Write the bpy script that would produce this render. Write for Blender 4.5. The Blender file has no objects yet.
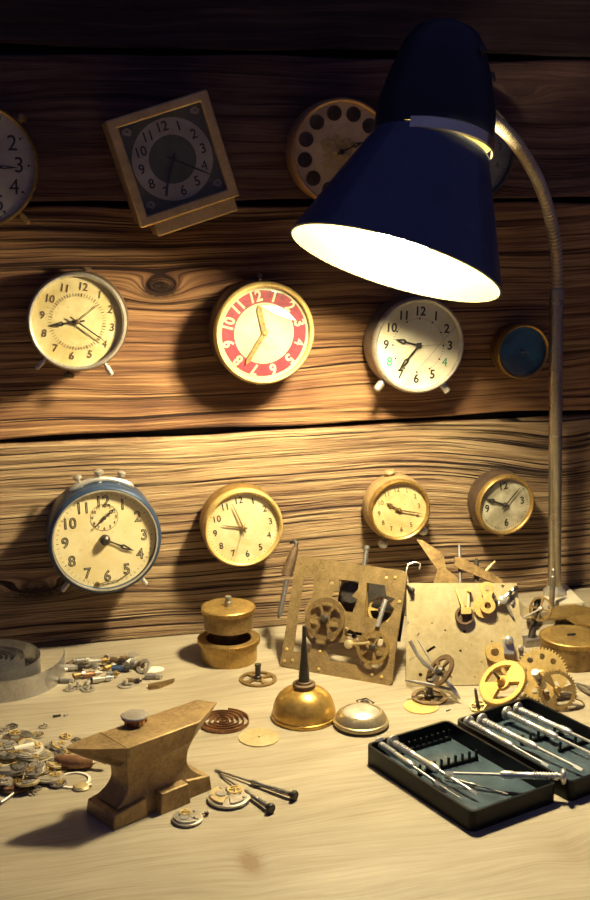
import bpy, bmesh, random
from math import pi, sin, cos, tan, radians, sqrt, atan2, exp, hypot
from mathutils import Vector, Matrix
from mathutils.geometry import tessellate_polygon, delaunay_2d_cdt

random.seed(7)
S = bpy.context.scene
COL = S.collection
V = Vector

# ------------------------------------------------------------------ camera
FOC = 1300.0
PSI, TH = radians(13.5), radians(13.4)
CAM = V((0, -1.2, .472))
CF = V((sin(PSI)*cos(TH), cos(PSI)*cos(TH), -sin(TH)))
CR = V((cos(PSI), -sin(PSI), 0))
CU = CR.cross(CF)
cd = bpy.data.cameras.new('camera')
cd.sensor_fit = 'HORIZONTAL'; cd.sensor_width = 36; cd.lens = 36*FOC/590; cd.clip_start = .01; cd.clip_end = 50
co = bpy.data.objects.new('camera', cd); COL.objects.link(co)
co.matrix_world = Matrix.Translation(CAM) @ Matrix((CR, CU, -CF)).transposed().to_4x4()
S.camera = co

def ray(x, y): return CF + CR*((x-295)/FOC) - CU*((y-450)/FOC)
def T(x, y, z=0.0):                       # point on a horizontal plane seen at pixel x, y
    d = ray(x, y); return CAM + d*((z-CAM.z)/d.z)
def W(x, y, off=0.0):                     # point on a plane parallel to the wall
    d = ray(x, y); return CAM + d*((-off-CAM.y)/d.y)
def mpp(p): return (p-CAM).dot(CF)/FOC    # metres per pixel there
def onplane(x, y, o, n):
    d = ray(x, y); return CAM + d*((o-CAM).dot(n)/d.dot(n))

# ------------------------------------------------------------------ materials
class NT:
    def __init__(s, m): s.t = m.node_tree; s.n = s.t.nodes; s.l = s.t.links
    def add(s, kind, **kw):
        n = s.n.new(kind)
        for k, v in kw.items(): setattr(n, k, v)
        return n
    def put(s, sock, v):
        if hasattr(v, 'is_output') or isinstance(v, bpy.types.NodeSocket): s.l.new(v, sock)
        else: sock.default_value = v
    def math(s, op, a, b=0.0, c=None):
        n = s.add('ShaderNodeMath', operation=op); s.put(n.inputs[0], a); s.put(n.inputs[1], b)
        if c is not None: s.put(n.inputs[2], c)
        return n.outputs[0]
    def noise(s, vec, scale=5, detail=4, rough=.5, dist=0):
        n = s.add('ShaderNodeTexNoise'); s.put(n.inputs['Vector'], vec)
        n.inputs['Scale'].default_value = scale; n.inputs['Detail'].default_value = detail
        n.inputs['Roughness'].default_value = rough; n.inputs['Distortion'].default_value = dist
        return n.outputs['Fac']
    def ramp(s, fac, stops):
        n = s.add('ShaderNodeValToRGB'); s.put(n.inputs[0], fac); e = n.color_ramp.elements
        while len(e) < len(stops): e.new(.5)
        for el, (p, c) in zip(e, stops): el.position = p; el.color = (c if len(c) == 4 else (*c, 1)) if not isinstance(c, float) else (c, c, c, 1)
        return n.outputs[0]
    def mix(s, f, a, b, mode='MIX'):
        n = s.add('ShaderNodeMix', data_type='RGBA', blend_type=mode); s.put(n.inputs[0], f)
        s.put(n.inputs[6], a if not isinstance(a, tuple) else (*a[:3], 1)); s.put(n.inputs[7], b if not isinstance(b, tuple) else (*b[:3], 1))
        return n.outputs[2]
    def comb(s, x, y, z):
        n = s.add('ShaderNodeCombineXYZ'); s.put(n.inputs[0], x); s.put(n.inputs[1], y); s.put(n.inputs[2], z); return n.outputs[0]

def newmat(name):
    m = bpy.data.materials.new(name); m.use_nodes = True
    t = NT(m); b = t.n['Principled BSDF']; return m, t, b

def metal(name, c1, c2, rough=.4, met=.75, scale=60, bump=.15, r2=.2, stain=.5):
    m, t, b = newmat(name)
    tc = t.add('ShaderNodeTexCoord').outputs['Object']
    n1 = t.noise(tc, scale, 6, .65); n2 = t.noise(tc, scale*7, 4, .6); n3 = t.noise(tc, scale*.35, 3, .5)
    f = t.math('ADD', t.math('MULTIPLY', n1, .6), t.math('MULTIPLY', n2, .4))
    r = t.ramp(f, [(.40-.12*stain, 0.0), (.64, 1.0)])
    col = t.mix(r, c2, c1)
    t.l.new(col, b.inputs['Base Color'])
    b.inputs['Metallic'].default_value = met
    t.put(b.inputs['Roughness'], t.math('ADD', t.math('MULTIPLY', n3, r2), rough-.5*r2))
    bp = t.add('ShaderNodeBump'); bp.inputs['Strength'].default_value = bump; bp.inputs['Distance'].default_value = .001
    t.l.new(f, bp.inputs['Height']); t.l.new(bp.outputs[0], b.inputs['Normal'])
    return m

def plain(name, c, rough=.5, met=0.0, var=.12, scale=40, bump=.05, coat=0):
    m, t, b = newmat(name)
    tc = t.add('ShaderNodeTexCoord').outputs['Object']
    n1 = t.noise(tc, scale, 5, .6)
    col = t.mix(t.ramp(n1, [(.35, 0.0), (.65, 1.0)]), tuple(x*(1-var) for x in c), tuple(min(1, x*(1+var)) for x in c))
    t.l.new(col, b.inputs['Base Color']); b.inputs['Roughness'].default_value = rough; b.inputs['Metallic'].default_value = met
    b.inputs['Coat Weight'].default_value = coat
    if name.startswith('black_pl'): b.inputs['Specular IOR Level'].default_value = .18
    bp = t.add('ShaderNodeBump'); bp.inputs['Strength'].default_value = bump; bp.inputs['Distance'].default_value = .001
    t.l.new(n1, bp.inputs['Height']); t.l.new(bp.outputs[0], b.inputs['Normal'])
    return m

def dialmat(name, c1, c2, spots=.5, scale=28):
    m, t, b = newmat(name)
    tc = t.add('ShaderNodeTexCoord').outputs['Object']
    n1 = t.noise(tc, scale, 5, .6, .3); n2 = t.noise(tc, 260, 3, .7)
    col = t.mix(t.ramp(n1, [(.38, 0.0), (.62, 1.0)]), c2, c1)
    sp = t.ramp(n2, [(.63, 0.0), (.72, spots)])
    col = t.mix(sp, col, tuple(x*.5 for x in c2))
    t.l.new(col, b.inputs['Base Color']); b.inputs['Roughness'].default_value = .6
    return m

def wood(name, stops, sx, sz, seed=0., knots=(), warp=.01, bump=.6, dist=.003, crack=(.36, .44), crackc=(.02, .01, .006), horizontal=True, rough=.75, fine=.3, table=False, patches=.5):
    """weathered board: grain runs along x, bending round knots"""
    m, t, b = newmat(name)
    pos = t.add('ShaderNodeNewGeometry').outputs['Position']
    sp = t.add('ShaderNodeSeparateXYZ'); t.l.new(pos, sp.inputs[0])
    x = sp.outputs[0]; z = sp.outputs[1] if table else sp.outputs[2]; y = sp.outputs[2] if table else sp.outputs[1]
    low = t.noise(t.comb(t.math('MULTIPLY', x, 4.), seed, t.math('MULTIPLY', z, 12.)), 1, 2, .5)
    g = t.math('ADD', z, t.math('MULTIPLY', low, warp*2))
    dark = None
    for (kx, kz, ax, az, k, kd) in knots:
        ex = t.math('POWER', t.math('ABSOLUTE', t.math('DIVIDE', t.math('SUBTRACT', x, kx), ax)), 2.)
        ez = t.math('POWER', t.math('ABSOLUTE', t.math('DIVIDE', t.math('SUBTRACT', z, kz), az)), 2.)
        ga = t.math('POWER', 2.71828, t.math('MULTIPLY', t.math('ADD', ex, ez), -1.))
        g = t.math('ADD', g, t.math('MULTIPLY', ga, k))
        if kd:
            gd = t.math('MULTIPLY', t.math('POWER', ga, 2.2), t.math('MULTIPLY', t.noise(t.comb(t.math('MULTIPLY', x, 220.), seed, t.math('MULTIPLY', g, 300.)), 1, 3, .6), 1.9*kd)); dark = gd if dark is None else t.math('ADD', dark, gd)
    q = t.comb(t.math('MULTIPLY', x, sx), t.math('ADD', t.math('MULTIPLY', y, 20.), seed*3.7), t.math('MULTIPLY', g, sz))
    a = t.noise(q, 1, 3, .55)
    q2 = t.comb(t.math('MULTIPLY', x, sx*2.5), seed, t.math('MULTIPLY', g, sz*3.2))
    c = t.noise(q2, 1, 5, .65)
    q3 = t.comb(t.math('MULTIPLY', x, sx*.45), seed+9., t.math('MULTIPLY', g, sz*1.6))
    cr = t.noise(q3, 1, 4, .6, .2)
    f = t.math('ADD', t.math('MULTIPLY', a, 1-fine), t.math('MULTIPLY', c, fine))
    pt = t.noise(t.comb(t.math('MULTIPLY', x, 7.), seed+4., t.math('MULTIPLY', z, 18.)), 1, 3, .5)
    f2 = t.math('ADD', f, t.math('MULTIPLY', t.math('SUBTRACT', pt, .5), patches))
    col = t.ramp(f2, stops)
    ck = t.ramp(cr, [(crack[0], 1.0), (crack[1], 0.0)])
    col = t.mix(ck, col, crackc)
    if dark is not None: col = t.mix(t.math('MINIMUM', dark, .92), col, crackc)
    t.l.new(col, b.inputs['Base Color']); b.inputs['Roughness'].default_value = rough
    b.inputs['Specular IOR Level'].default_value = .3
    h = t.math('ADD', f, t.math('MULTIPLY', ck, -.6))
    bp = t.add('ShaderNodeBump'); bp.inputs['Strength'].default_value = bump; bp.inputs['Distance'].default_value = dist
    t.l.new(h, bp.inputs['Height']); t.l.new(bp.outputs[0], b.inputs['Normal'])
    return m

BR_ = metal('aged_brass', (.56, .38, .13), (.26, .16, .055), .42)
BRD = metal('dark_brass', (.36, .24, .10), (.12, .075, .03), .5, .7)
BRB = metal('bright_brass', (.74, .54, .20), (.48, .33, .11), .48, .45)
BRP = metal('pale_brass_sheet', (.66, .56, .33), (.46, .36, .18), .42, .55, 30, .05)
GOLD = metal('gilt_case', (.55, .36, .11), (.22, .13, .045), .35, .7)
COP = metal('old_copper', (.40, .22, .12), (.14, .07, .045), .4, .8)
NIC = metal('nickel', (.68, .64, .56), (.42, .38, .31), .32, .65)
STB = metal('bright_steel', (.68, .67, .65), (.45, .44, .42), .33, .78)
STM = metal('grey_steel', (.38, .36, .33), (.20, .18, .16), .4, .8)
STD = metal('dark_steel', (.09, .08, .07), (.035, .03, .028), .42, .6)
RUST = metal('brown_iron', (.20, .13, .075), (.08, .05, .03), .55, .5)
BLUE = metal('blue_enamel', (.045, .085, .17), (.03, .04, .07), .35, .3, 90)
TAN = metal('tan_lacquer', (.46, .32, .16), (.28, .18, .08), .5, .3)
DSH = metal('dark_shell', (.15, .10, .07), (.06, .04, .03), .4, .5)
ANV = metal('cast_iron_gilded', (.42, .29, .13), (.13, .08, .04), .48, .5, 45, .6, stain=.9)
MSP = metal('spring_steel', (.56, .55, .56), (.34, .33, .34), .3, .9, 40, .05)
INK = plain('black_ink', (.03, .026, .022), .5)
GREEN = plain('green_lume', (.03, .30, .17), .5)
CREAM = plain('cream_paint', (.62, .55, .38), .5, scale=90)
BLK = plain('black_plastic', (.005, .0055, .0075), .36, var=.2, bump=.03)
BLKI = plain('sheen_tinted_plastic_floor', (.05, .075, .095), .22, var=.3, bump=.03)  # reflected sheen on the black floor, put in as a blue-grey base colour
PAPER = plain('off_white', (.78, .72, .58), .6)
PALEW = plain('pale_lamp_foot', (.62, .56, .42), .5)

def glassmat():
    m, t, b = newmat('thin_glass'); t.n.remove(b)
    o = [n for n in t.n if n.type == 'OUTPUT_MATERIAL'][0]
    tr = t.add('ShaderNodeBsdfTransparent'); tr.inputs[0].default_value = (.97, .97, .95, 1)
    gl = t.add('ShaderNodeBsdfGlossy'); gl.inputs['Roughness'].default_value = .08
    fr = t.add('ShaderNodeLayerWeight'); fr.inputs[0].default_value = .5
    fc = t.math('MULTIPLY_ADD', t.math('POWER', fr.outputs['Facing'], 5.), .35, .035)
    mx = t.add('ShaderNodeMixShader'); t.l.new(fc, mx.inputs[0]); t.l.new(tr.outputs[0], mx.inputs[1]); t.l.new(gl.outputs[0], mx.inputs[2])
    t.l.new(mx.outputs[0], o.inputs[0]); return m
GLASS = glassmat()

def emit(name, c, s):
    m, t, b = newmat(name); b.inputs['Base Color'].default_value = (*c, 1)
    b.inputs['Emission Color'].default_value = (*c, 1); b.inputs['Emission Strength'].default_value = s; return m

# ------------------------------------------------------------------ mesh helpers
def circ(cx, cy, r, n=24, a0=0): return [(cx+r*cos(a0+2*pi*i/n), cy+r*sin(a0+2*pi*i/n)) for i in range(n)]
def gearloop(r, n, d, cx=0, cy=0):
    o = []
    for i in range(n):
        for fr, rr in ((0, r-d), (.22, r-d), (.40, r), (.62, r), (.80, r-d)):
            a = 2*pi*(i+fr)/n; o.append((cx+rr*cos(a), cy+rr*sin(a)))
    return o
def sector(ri, ro, a0, a1, cx=0, cy=0, n=6):
    return [(cx+ro*cos(a0+(a1-a0)*i/n), cy+ro*sin(a0+(a1-a0)*i/n)) for i in range(n+1)] + \
           [(cx+ri*cos(a1-(a1-a0)*i/n), cy+ri*sin(a1-(a1-a0)*i/n)) for i in range(n+1)]
def spokes(ri, ro, k, w, cx=0, cy=0, rot=0):
    return [sector(ri, ro, rot+2*pi*i/k+w, rot+2*pi*(i+1)/k-w, cx, cy) for i in range(k)]

def inside(p, lp):
    x, y = p; c = False; j = len(lp)-1
    for i in range(len(lp)):
        xi, yi = lp[i]; xj, yj = lp[j]
        if (yi > y) != (yj > y) and x < (xj-xi)*(y-yi)/(yj-yi)+xi: c = not c
        j = i
    return c
def fill(loops):
    """triangles of an outline with holes"""
    if len(loops) == 1 and len(loops[0]) < 16: return [tuple(t) for t in tessellate_polygon([[V((x, y, 0)) for x, y in loops[0]]])]
    K = 1000.; vs = [V((x*K, y*K)) for l in loops for x, y in l]; es = []; o = 0
    for l in loops:
        k = len(l); es += [(o+i, o+(i+1) % k) for i in range(k)]; o += k
    ov, oe, of, orv, _, _ = delaunay_2d_cdt(vs, es, [], 0, 1e-5)
    out = []
    for f in of:
        c = (sum(ov[i].x for i in f)/len(f)/K, sum(ov[i].y for i in f)/len(f)/K)
        if inside(c, loops[0]) and not any(inside(c, l) for l in loops[1:]) and all(orv[i] for i in f): out.append(tuple(orv[i][0] for i in f))
    return out

class MB:
    def __init__(s): s.bm = bmesh.new()
    def add(s, vs, fs, M=None, mi=0, smooth=False):
        b = [s.bm.verts.new((M @ V(v)) if M else V(v)) for v in vs]
        for f in fs:
            try:
                fc = s.bm.faces.new([b[i] for i in f]); fc.material_index = mi; fc.smooth = smooth
            except ValueError: pass
        return s
    def box(s, c, d, M=None, mi=0):
        x, y, z = c; a, b, e = d[0]/2, d[1]/2, d[2]/2
        vs = [(x+i*a, y+j*b, z+k*e) for i in (-1, 1) for j in (-1, 1) for k in (-1, 1)]
        return s.add(vs, [(0, 1, 3, 2), (4, 6, 7, 5), (0, 4, 5, 1), (2, 3, 7, 6), (0, 2, 6, 4), (1, 5, 7, 3)], M, mi)
    def lathe(s, prof, seg=48, M=None, mi=0, a0=0, a1=2*pi):
        full = abs(a1-a0-2*pi) < 1e-6; vs = []; n = seg if full else seg+1
        for i in range(n):
            a = a0+(a1-a0)*i/seg
            for r, z in prof: vs.append((r*cos(a), r*sin(a), z))
        k = len(prof); fs = []
        for i in range(seg):
            j = (i+1) % n
            for q in range(k-1): fs.append((i*k+q, j*k+q, j*k+q+1, i*k+q+1))
        s.add(vs, fs, M, mi, True)
        bmesh.ops.remove_doubles(s.bm, verts=s.bm.verts, dist=1e-6); return s
    def tube(s, pts, r, seg=10, M=None, mi=0, cap=True):
        pts = [V(p) for p in pts]; n = len(pts)
        rs = r if isinstance(r, (list, tuple)) else [r]*n
        vs = []; t0 = (pts[1]-pts[0]).normalized()
        u = t0.orthogonal().normalized(); prev = t0
        for i, p in enumerate(pts):
            t = ((pts[min(i+1, n-1)]-pts[max(i-1, 0)])).normalized()
            u = (prev.rotation_difference(t) @ u); u = (u-t*u.dot(t)).normalized(); w = t.cross(u); prev = t
            for k in range(seg):
                a = 2*pi*k/seg; vs.append(p+(u*cos(a)+w*sin(a))*rs[i])
        fs = [(i*seg+k, i*seg+(k+1) % seg, (i+1)*seg+(k+1) % seg, (i+1)*seg+k) for i in range(n-1) for k in range(seg)]
        if cap: fs += [tuple(range(seg))[::-1], tuple((n-1)*seg+k for k in range(seg))]
        return s.add(vs, fs, M, mi, True)
    def rod(s, p0, p1, r0, r1=None, seg=12, M=None, mi=0): return s.tube([p0, p1], [r0, r0 if r1 is None else r1], seg, M, mi)
    def plate(s, loops, z0, z1, M=None, mi=0):
        loops = [[(float(x), float(y)) for x, y in l] for l in loops]; vl = [[V((x, y, 0)) for x, y in l] for l in loops]
        tri = fill(loops); flat = [p for l in vl for p in l]; n = len(flat)
        vs = [(p.x, p.y, z0) for p in flat]+[(p.x, p.y, z1) for p in flat]
        fs = [tuple(t) for t in tri]+[tuple(i+n for i in t) for t in tri]
        o = 0
        for l in vl:
            k = len(l)
            for i in range(k): fs.append((o+i, o+(i+1) % k, o+(i+1) % k+n, o+i+n))
            o += k
        return s.add(vs, fs, M, mi)
    def strip(s, pts, h, t=.0006, M=None, mi=0):       # upright ribbon along pts (xy), height h
        n = len(pts); vs = []
        for i in range(n):
            a = V(pts[max(i-1, 0)]); b = V(pts[min(i+1, n-1)]); d = (b-a).normalized(); nx = V((-d.y, d.x))*t/2
            p = V(pts[i])
            for q, z in ((p-nx, 0), (p+nx, 0), (p+nx, h), (p-nx, h)): vs.append((q.x, q.y, z))
        fs = [(i*4+k, i*4+(k+1) % 4, i*4+4+(k+1) % 4, i*4+4+k) for i in range(n-1) for k in range(4)]
        fs += [(0, 1, 2, 3), (n*4-4, n*4-3, n*4-2, n*4-1)]
        return s.add(vs, fs, M, mi, True)
    def mesh(s, me, M=None, mi=0):
        return s.add([v.co for v in me.vertices], [tuple(p.vertices) for p in me.polygons], M, mi)
    def build(s, name, mats, parent=None, bevel=0, ang=32):
        bmesh.ops.recalc_face_normals(s.bm, faces=s.bm.faces)
        me = bpy.data.meshes.new(name); s.bm.to_mesh(me); s.bm.free()
        for m in (mats if isinstance(mats, (list, tuple)) else [mats]): me.materials.append(m)
        me.set_sharp_from_angle(angle=radians(ang))
        o = bpy.data.objects.new(name, me); COL.objects.link(o)
        if parent: o.parent = parent
        if bevel:
            for p in me.polygons: p.use_smooth = True
            md = o.modifiers.new('bevel', 'BEVEL'); md.width = bevel; md.segments = 2; md.limit_method = 'ANGLE'; md.angle_limit = radians(40)
            md.harden_normals = False
        return o

def tag(o, label, cat, group=None, M=None):
    o['label'] = label; o['category'] = cat
    if group: o['group'] = group
    if M is not None: o.matrix_world = M
    return o
def thing(name, label, cat, M=None, group=None):
    o = bpy.data.objects.new(name, None); COL.objects.link(o); o.empty_display_size = .01
    return tag(o, label, cat, group, M if M is not None else Matrix())
def struct(o): o['kind'] = 'structure'; return o
def at(p, rz=0): return Matrix.Translation(p) @ Matrix.Rotation(rz, 4, 'Z')
def frame(p, n, xd=None):
    n = V(n).normalized(); x = V(xd) if xd is not None else n.orthogonal()
    x = (x-n*x.dot(n)).normalized(); y = n.cross(x)
    return Matrix.Translation(p) @ Matrix((x, y, n)).transposed().to_4x4()
def smooth_pts(pts, k=8):
    out = []; P = [V(p) for p in pts]; n = len(P)
    for i in range(n-1):
        a, b, c, d = P[max(i-1, 0)], P[i], P[i+1], P[min(i+2, n-1)]
        for j in range(k):
            t = j/k; out.append(.5*((2*b)+(c-a)*t+(2*a-5*b+4*c-d)*t*t+(3*b-a-3*c+d)*t**3))
    out.append(P[-1]); return out

# ------------------------------------------------------------------ the wall and the bench
k1 = W(160, 289); k2 = W(38, 592); k3 = W(470, 620); k4 = W(520, 95)
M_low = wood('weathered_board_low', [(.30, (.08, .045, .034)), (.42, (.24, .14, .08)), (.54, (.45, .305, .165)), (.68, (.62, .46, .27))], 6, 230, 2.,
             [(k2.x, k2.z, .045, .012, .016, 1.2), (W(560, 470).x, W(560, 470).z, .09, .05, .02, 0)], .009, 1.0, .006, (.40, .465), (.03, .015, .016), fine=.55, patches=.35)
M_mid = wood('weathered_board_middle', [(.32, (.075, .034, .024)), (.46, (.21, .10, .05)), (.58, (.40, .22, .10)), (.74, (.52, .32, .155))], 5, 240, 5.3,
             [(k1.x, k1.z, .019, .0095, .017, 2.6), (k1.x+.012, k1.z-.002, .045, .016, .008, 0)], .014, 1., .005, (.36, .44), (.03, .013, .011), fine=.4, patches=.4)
M_up = wood('weathered_board_upper_dimmed', [(.34, (.045, .02, .022)), (.48, (.10, .05, .042)), (.60, (.16, .09, .07)), (.75, (.24, .14, .11))], 6, 170, 11.,
            [(k4.x, k4.z, .03, .01, .012, .4)], .015, .9, .004, (.30, .42), (.02, .01, .01), fine=.45)  # old wood tones, darkened to paint in the dimness above the lampshade
M_top = wood('weathered_board_top_dimmed', [(.34, (.018, .009, .011)), (.5, (.035, .018, .018)), (.7, (.075, .042, .038))], 6, 150, 17., (), .015, .8, .003, (.3, .4), (.015, .008, .008))  # darkest board: lack of light at the top is painted into its colours
M_gap = plain('dark_gap', (.012, .008, .008), .9)
M_tab = wood('bench_board', [(.30, (.225, .185, .125)), (.45, (.31, .262, .185)), (.58, (.37, .318, .23)), (.75, (.44, .385, .285))], 7, 150, 23.,
             [(T(250, 862).x, T(250, 862).y, .010, .020, .006, 1.5), (T(570, 850).x, T(570, 850).y, .02, .03, .012, .3), (T(100, 700).x, T(100, 700).y, .2, .05, .03, 0)],
             .03, .35, .0012, (.22, .31), (.20, .13, .07), table=True, fine=.6, rough=.5, patches=.4)
mb = MB()
def wavy_board(z0, z1, yf, mi, seed):
    n = 90; x0, x1 = -.7, 1.5; vs = []; R = random.Random(seed)
    ph = [R.uniform(0, 6) for _ in range(6)]
    def wob(x, k): return .0012*sin(x*17+ph[k])+.0008*sin(x*41+ph[k+1])
    for i in range(n+1):
        x = x0+(x1-x0)*i/n; za = z0+wob(x, 0); zb = z1+wob(x, 3)
        vs += [(x, yf+.0165, za), (x, yf+.0015, za), (x, yf, za+.0018), (x, yf, zb-.0018), (x, yf+.0015, zb), (x, yf+.0165, zb)]
    fs = [(i*6+k, i*6+k+1, i*6+7+k, i*6+6+k) for i in range(n) for k in range(5)]
    mb.add(vs, fs, None, mi, False)
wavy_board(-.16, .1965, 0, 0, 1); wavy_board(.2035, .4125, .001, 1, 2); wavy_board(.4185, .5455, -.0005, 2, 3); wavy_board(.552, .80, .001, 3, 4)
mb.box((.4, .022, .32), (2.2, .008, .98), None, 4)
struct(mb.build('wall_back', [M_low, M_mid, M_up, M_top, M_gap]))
mb = MB(); mb.box((.4, -.5605, -.02), (2.0, 1.105, .04))
tb = mb.build('workbench_top', M_tab, bevel=.0015); struct(tb); tb.name = 'floor'
tb['label'] = 'pale wooden workbench top'

# ------------------------------------------------------------------ lettering
_tx = {}
def txt(s, bold=0., outline=0.):
    k = (s, bold, outline)
    if k not in _tx:
        c = bpy.data.curves.new('t', 'FONT'); c.body = s; c.size = 1; c.align_x = 'CENTER'; c.align_y = 'CENTER'; c.resolution_u = 3
        if outline: c.fill_mode = 'NONE'; c.bevel_depth = outline; c.bevel_resolution = 0
        else: c.offset = 0 if s == '4' else bold; c.extrude = .02
        o = bpy.data.objects.new('t', c); COL.objects.link(o)
        bpy.context.view_layer.update()
        me = bpy.data.meshes.new_from_object(o.evaluated_get(bpy.context.evaluated_depsgraph_get()))
        bpy.data.objects.remove(o); _tx[k] = me
    return _tx[k]

WF = Matrix.Rotation(pi/2, 4, 'X')
def dialparts(root, R, zd, roll, dialm, inkm, nums=True, nr=.76, ns=.22, bold=.01, outline=0., minute=(.90, .96), five=.02, special=(), skip=(), upright=True, minw=.006, numm=None, dots=None):
    d = MB(); d.lathe([(0, zd-.001), (R, zd-.001), (R, zd), (0, zd)], 64); dial = d.build('dial', dialm, root)
    if nums:
        groups = {}
        for n in range(1, 13):
            if n in skip: continue
            a = pi/2-n*pi/6+roll
            M = Matrix.Translation((nr*R*cos(a), nr*R*sin(a), zd+.0002)) @ Matrix.Rotation(roll, 4, 'Z') @ Matrix.Diagonal((ns*R, ns*R*1.05, .008, 1))
            groups.setdefault(n in special, []).append((str(n), M))
        for sp, lst in groups.items():
            m = MB()
            for st, M in lst: m.mesh(txt(st, bold, outline), M)
            o = m.build('numerals', GREEN if sp else (numm or inkm), dial)
            if sp: o['label'] = 'green numerals'
    if minute:
        m = MB()
        for i in range(60):
            a = pi/2-i*pi/30+roll; w = minw*R*(2.2 if i % 5 == 0 else 1); r0, r1 = minute
            M = Matrix.Rotation(a, 4, 'Z')
            m.box(((r0+r1)/2*R, 0, zd+.0002), ((r1-r0)*R, w, .0003), M)
        if dots:
            for i in range(0, 60, 5):
                a = pi/2-i*pi/30+roll; m.lathe([(0, zd+.0006), (.022*R, zd+.0006), (.022*R, zd)], 8, Matrix.Translation((dots*R*cos(a), dots*R*sin(a), 0)))
        m.build('minute_track', inkm, dial)
    return dial

def hand(root, name, dx, dy, R, z, w, mat, tail=.18, style='taper', thick=.0004, cx=0, cy=0):
    L = hypot(dx, dy); a = atan2(dy, dx); m = MB(); M = Matrix.Translation((cx, cy, 0)) @ Matrix.Rotation(a, 4, 'Z')
    if style == 'taper': lp = [(-tail*L, -w*.5), (0, -w*.6), (L*.7, -w*.45), (L, -w*.1), (L, w*.1), (L*.7, w*.45), (0, w*.6), (-tail*L, w*.5)]; loops = [lp]
    elif style == 'spade':
        loops = [[(-tail*L, -w*.5), (0, -w*.5), (L*.52, -w*.5), (L*.62, -w*1.5), (L*.8, -w*.9), (L, 0), (L*.8, w*.9), (L*.62, w*1.5), (L*.52, w*.5), (-tail*L, w*.5)], [(L*.62, -w*.6), (L*.78, 0), (L*.62, w*.6)]]
    elif style == 'bar': loops = [[(-tail*L, -w), (L*.85, -w), (L, 0), (L*.85, w), (-tail*L, w)]]
    else: loops = [[(-tail*L, -w*.4), (L, -w*.25), (L, w*.25), (-tail*L, w*.4)]]
    m.plate(loops, z, z+thick, M); m.lathe([(0, z-.0012), (w*1.3, z-.0012), (w*1.3, z+thick*1.3), (0, z+thick*1.3)], 20, Matrix.Translation((cx, cy, 0)))
    return m.build(name, mat, root)

def round_clock(label, px, py, rpx, d, casem, bezm, dialm, tilt=(0, 0), roll=0, bez=.11, casef=1.0, hands=(), feet=(), footm=None, inkm=None, lumps=(), name='alarm_clock', cat='clock', dome=.003, glass=True, depthz=.004, **kw):
    off = d; p = W(px, py, off); s = mpp(p); R = rpx*s
    RM = Matrix.Rotation(radians(tilt[0]), 4, 'Z') @ Matrix.Rotation(radians(tilt[1]), 4, 'X') @ WF
    ax = (RM @ V((0, 0, 1))); lift = R*casef*.9*sqrt(max(0, 1-ax.y**2))
    d2 = (d-lift)/abs(ax.y); o = p-ax*d2
    root = thing(name, label, cat, Matrix.Translation(o) @ RM)
    Rc = R*casef; zd = d2-depthz-.001
    c = MB(); c.lathe([(0, 0), (Rc*.80, 0), (Rc*.93, .003), (Rc*.985, .008), (Rc*.985, d2-.009), (Rc*.96, d2-.006), (R*(1-bez)*.98, d2-.006), (R*(1-bez)*.98, zd-.002), (0, zd-.002)], 72)
    c.build('case', casem, root)
    b = MB(); ri = R*(1-bez)
    b.lathe([(ri, zd-.0005), (ri, d2-.0015), (ri+.0012, d2-.0002), (R*(1-bez*.5), d2), (R*.985, d2-.0018), (R, d2-.004), (R*.995, d2-.0075), (R*.97, d2-.0075), (ri, zd-.0005)], 72)
    b.build('bezel', bezm, root)
    inkm = inkm or INK
    dial = dialparts(root, ri, zd, radians(roll), dialm, inkm, **kw)
    if glass:
        g = MB(); g.lathe([(ri-.0002, d2-.002)]+[(ri*cos(t*pi/2/8), d2-.002+dome*sin(t*pi/2/8)) for t in range(1, 9)], 48); g.build('glass', GLASS, root)
    for i, (nm, dx, dy, w, st, mt, tl) in enumerate(hands):
        hand(root, nm, dx*s, -dy*s, R, zd+.0012+.0007*i, w*R, mt, tl, st)
    if hands:
        m = MB(); hm_ = hands[0][5]; zt = zd+.0012+.0007*len(hands); m.lathe([(0, zt+.0006), (R*.035, zt+.0003), (R*.055, zt-.0006), (R*.055, zd)], 20); m.build('hub_cap', hm_, root)
    for (fx, fy, L, w, st) in feet:        # screen vector from centre to where it leaves the case
        a = atan2(-fy, fx); m = MB(); c0, s0 = cos(a), sin(a); zf = max(.008, d2-.014)
        e = Rc*.96; q0 = V((c0*e, s0*e, zf)); q1 = V((c0*(e+L*s), s0*(e+L*s), zf+.003))
        if st == 'peg': m.tube([q0, q0.lerp(q1, .3), q0.lerp(q1, .34), q0.lerp(q1, .92), q1], [w*s*.6, w*s*.6, w*s, w*s*.95, w*s*.5], 12)
        elif st == 'ball':
            m.rod(q0, q1, w*s*.4); m.lathe([(w*s*sin(pi*t/10), -w*s*cos(pi*t/10)) for t in range(11)], 18, Matrix.Translation(q1))
        m.build('foot', footm or bezm, root)
    for (lx, ly, L, w) in lumps:
        a = atan2(-ly, lx); m = MB(); e = Rc*.97; zf = d2*.45
        q0 = V((cos(a)*e, sin(a)*e, zf)); q1 = V((cos(a)*(e+L*s), sin(a)*(e+L*s), zf))
        m.tube([q0, q0.lerp(q1, .55), q0.lerp(q1, .6), q1], [w*s*.55, w*s*.55, w*s, w*s*.8], 12); m.build('top_knob', casem, root)
    return root, s, R, zd, d2

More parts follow.
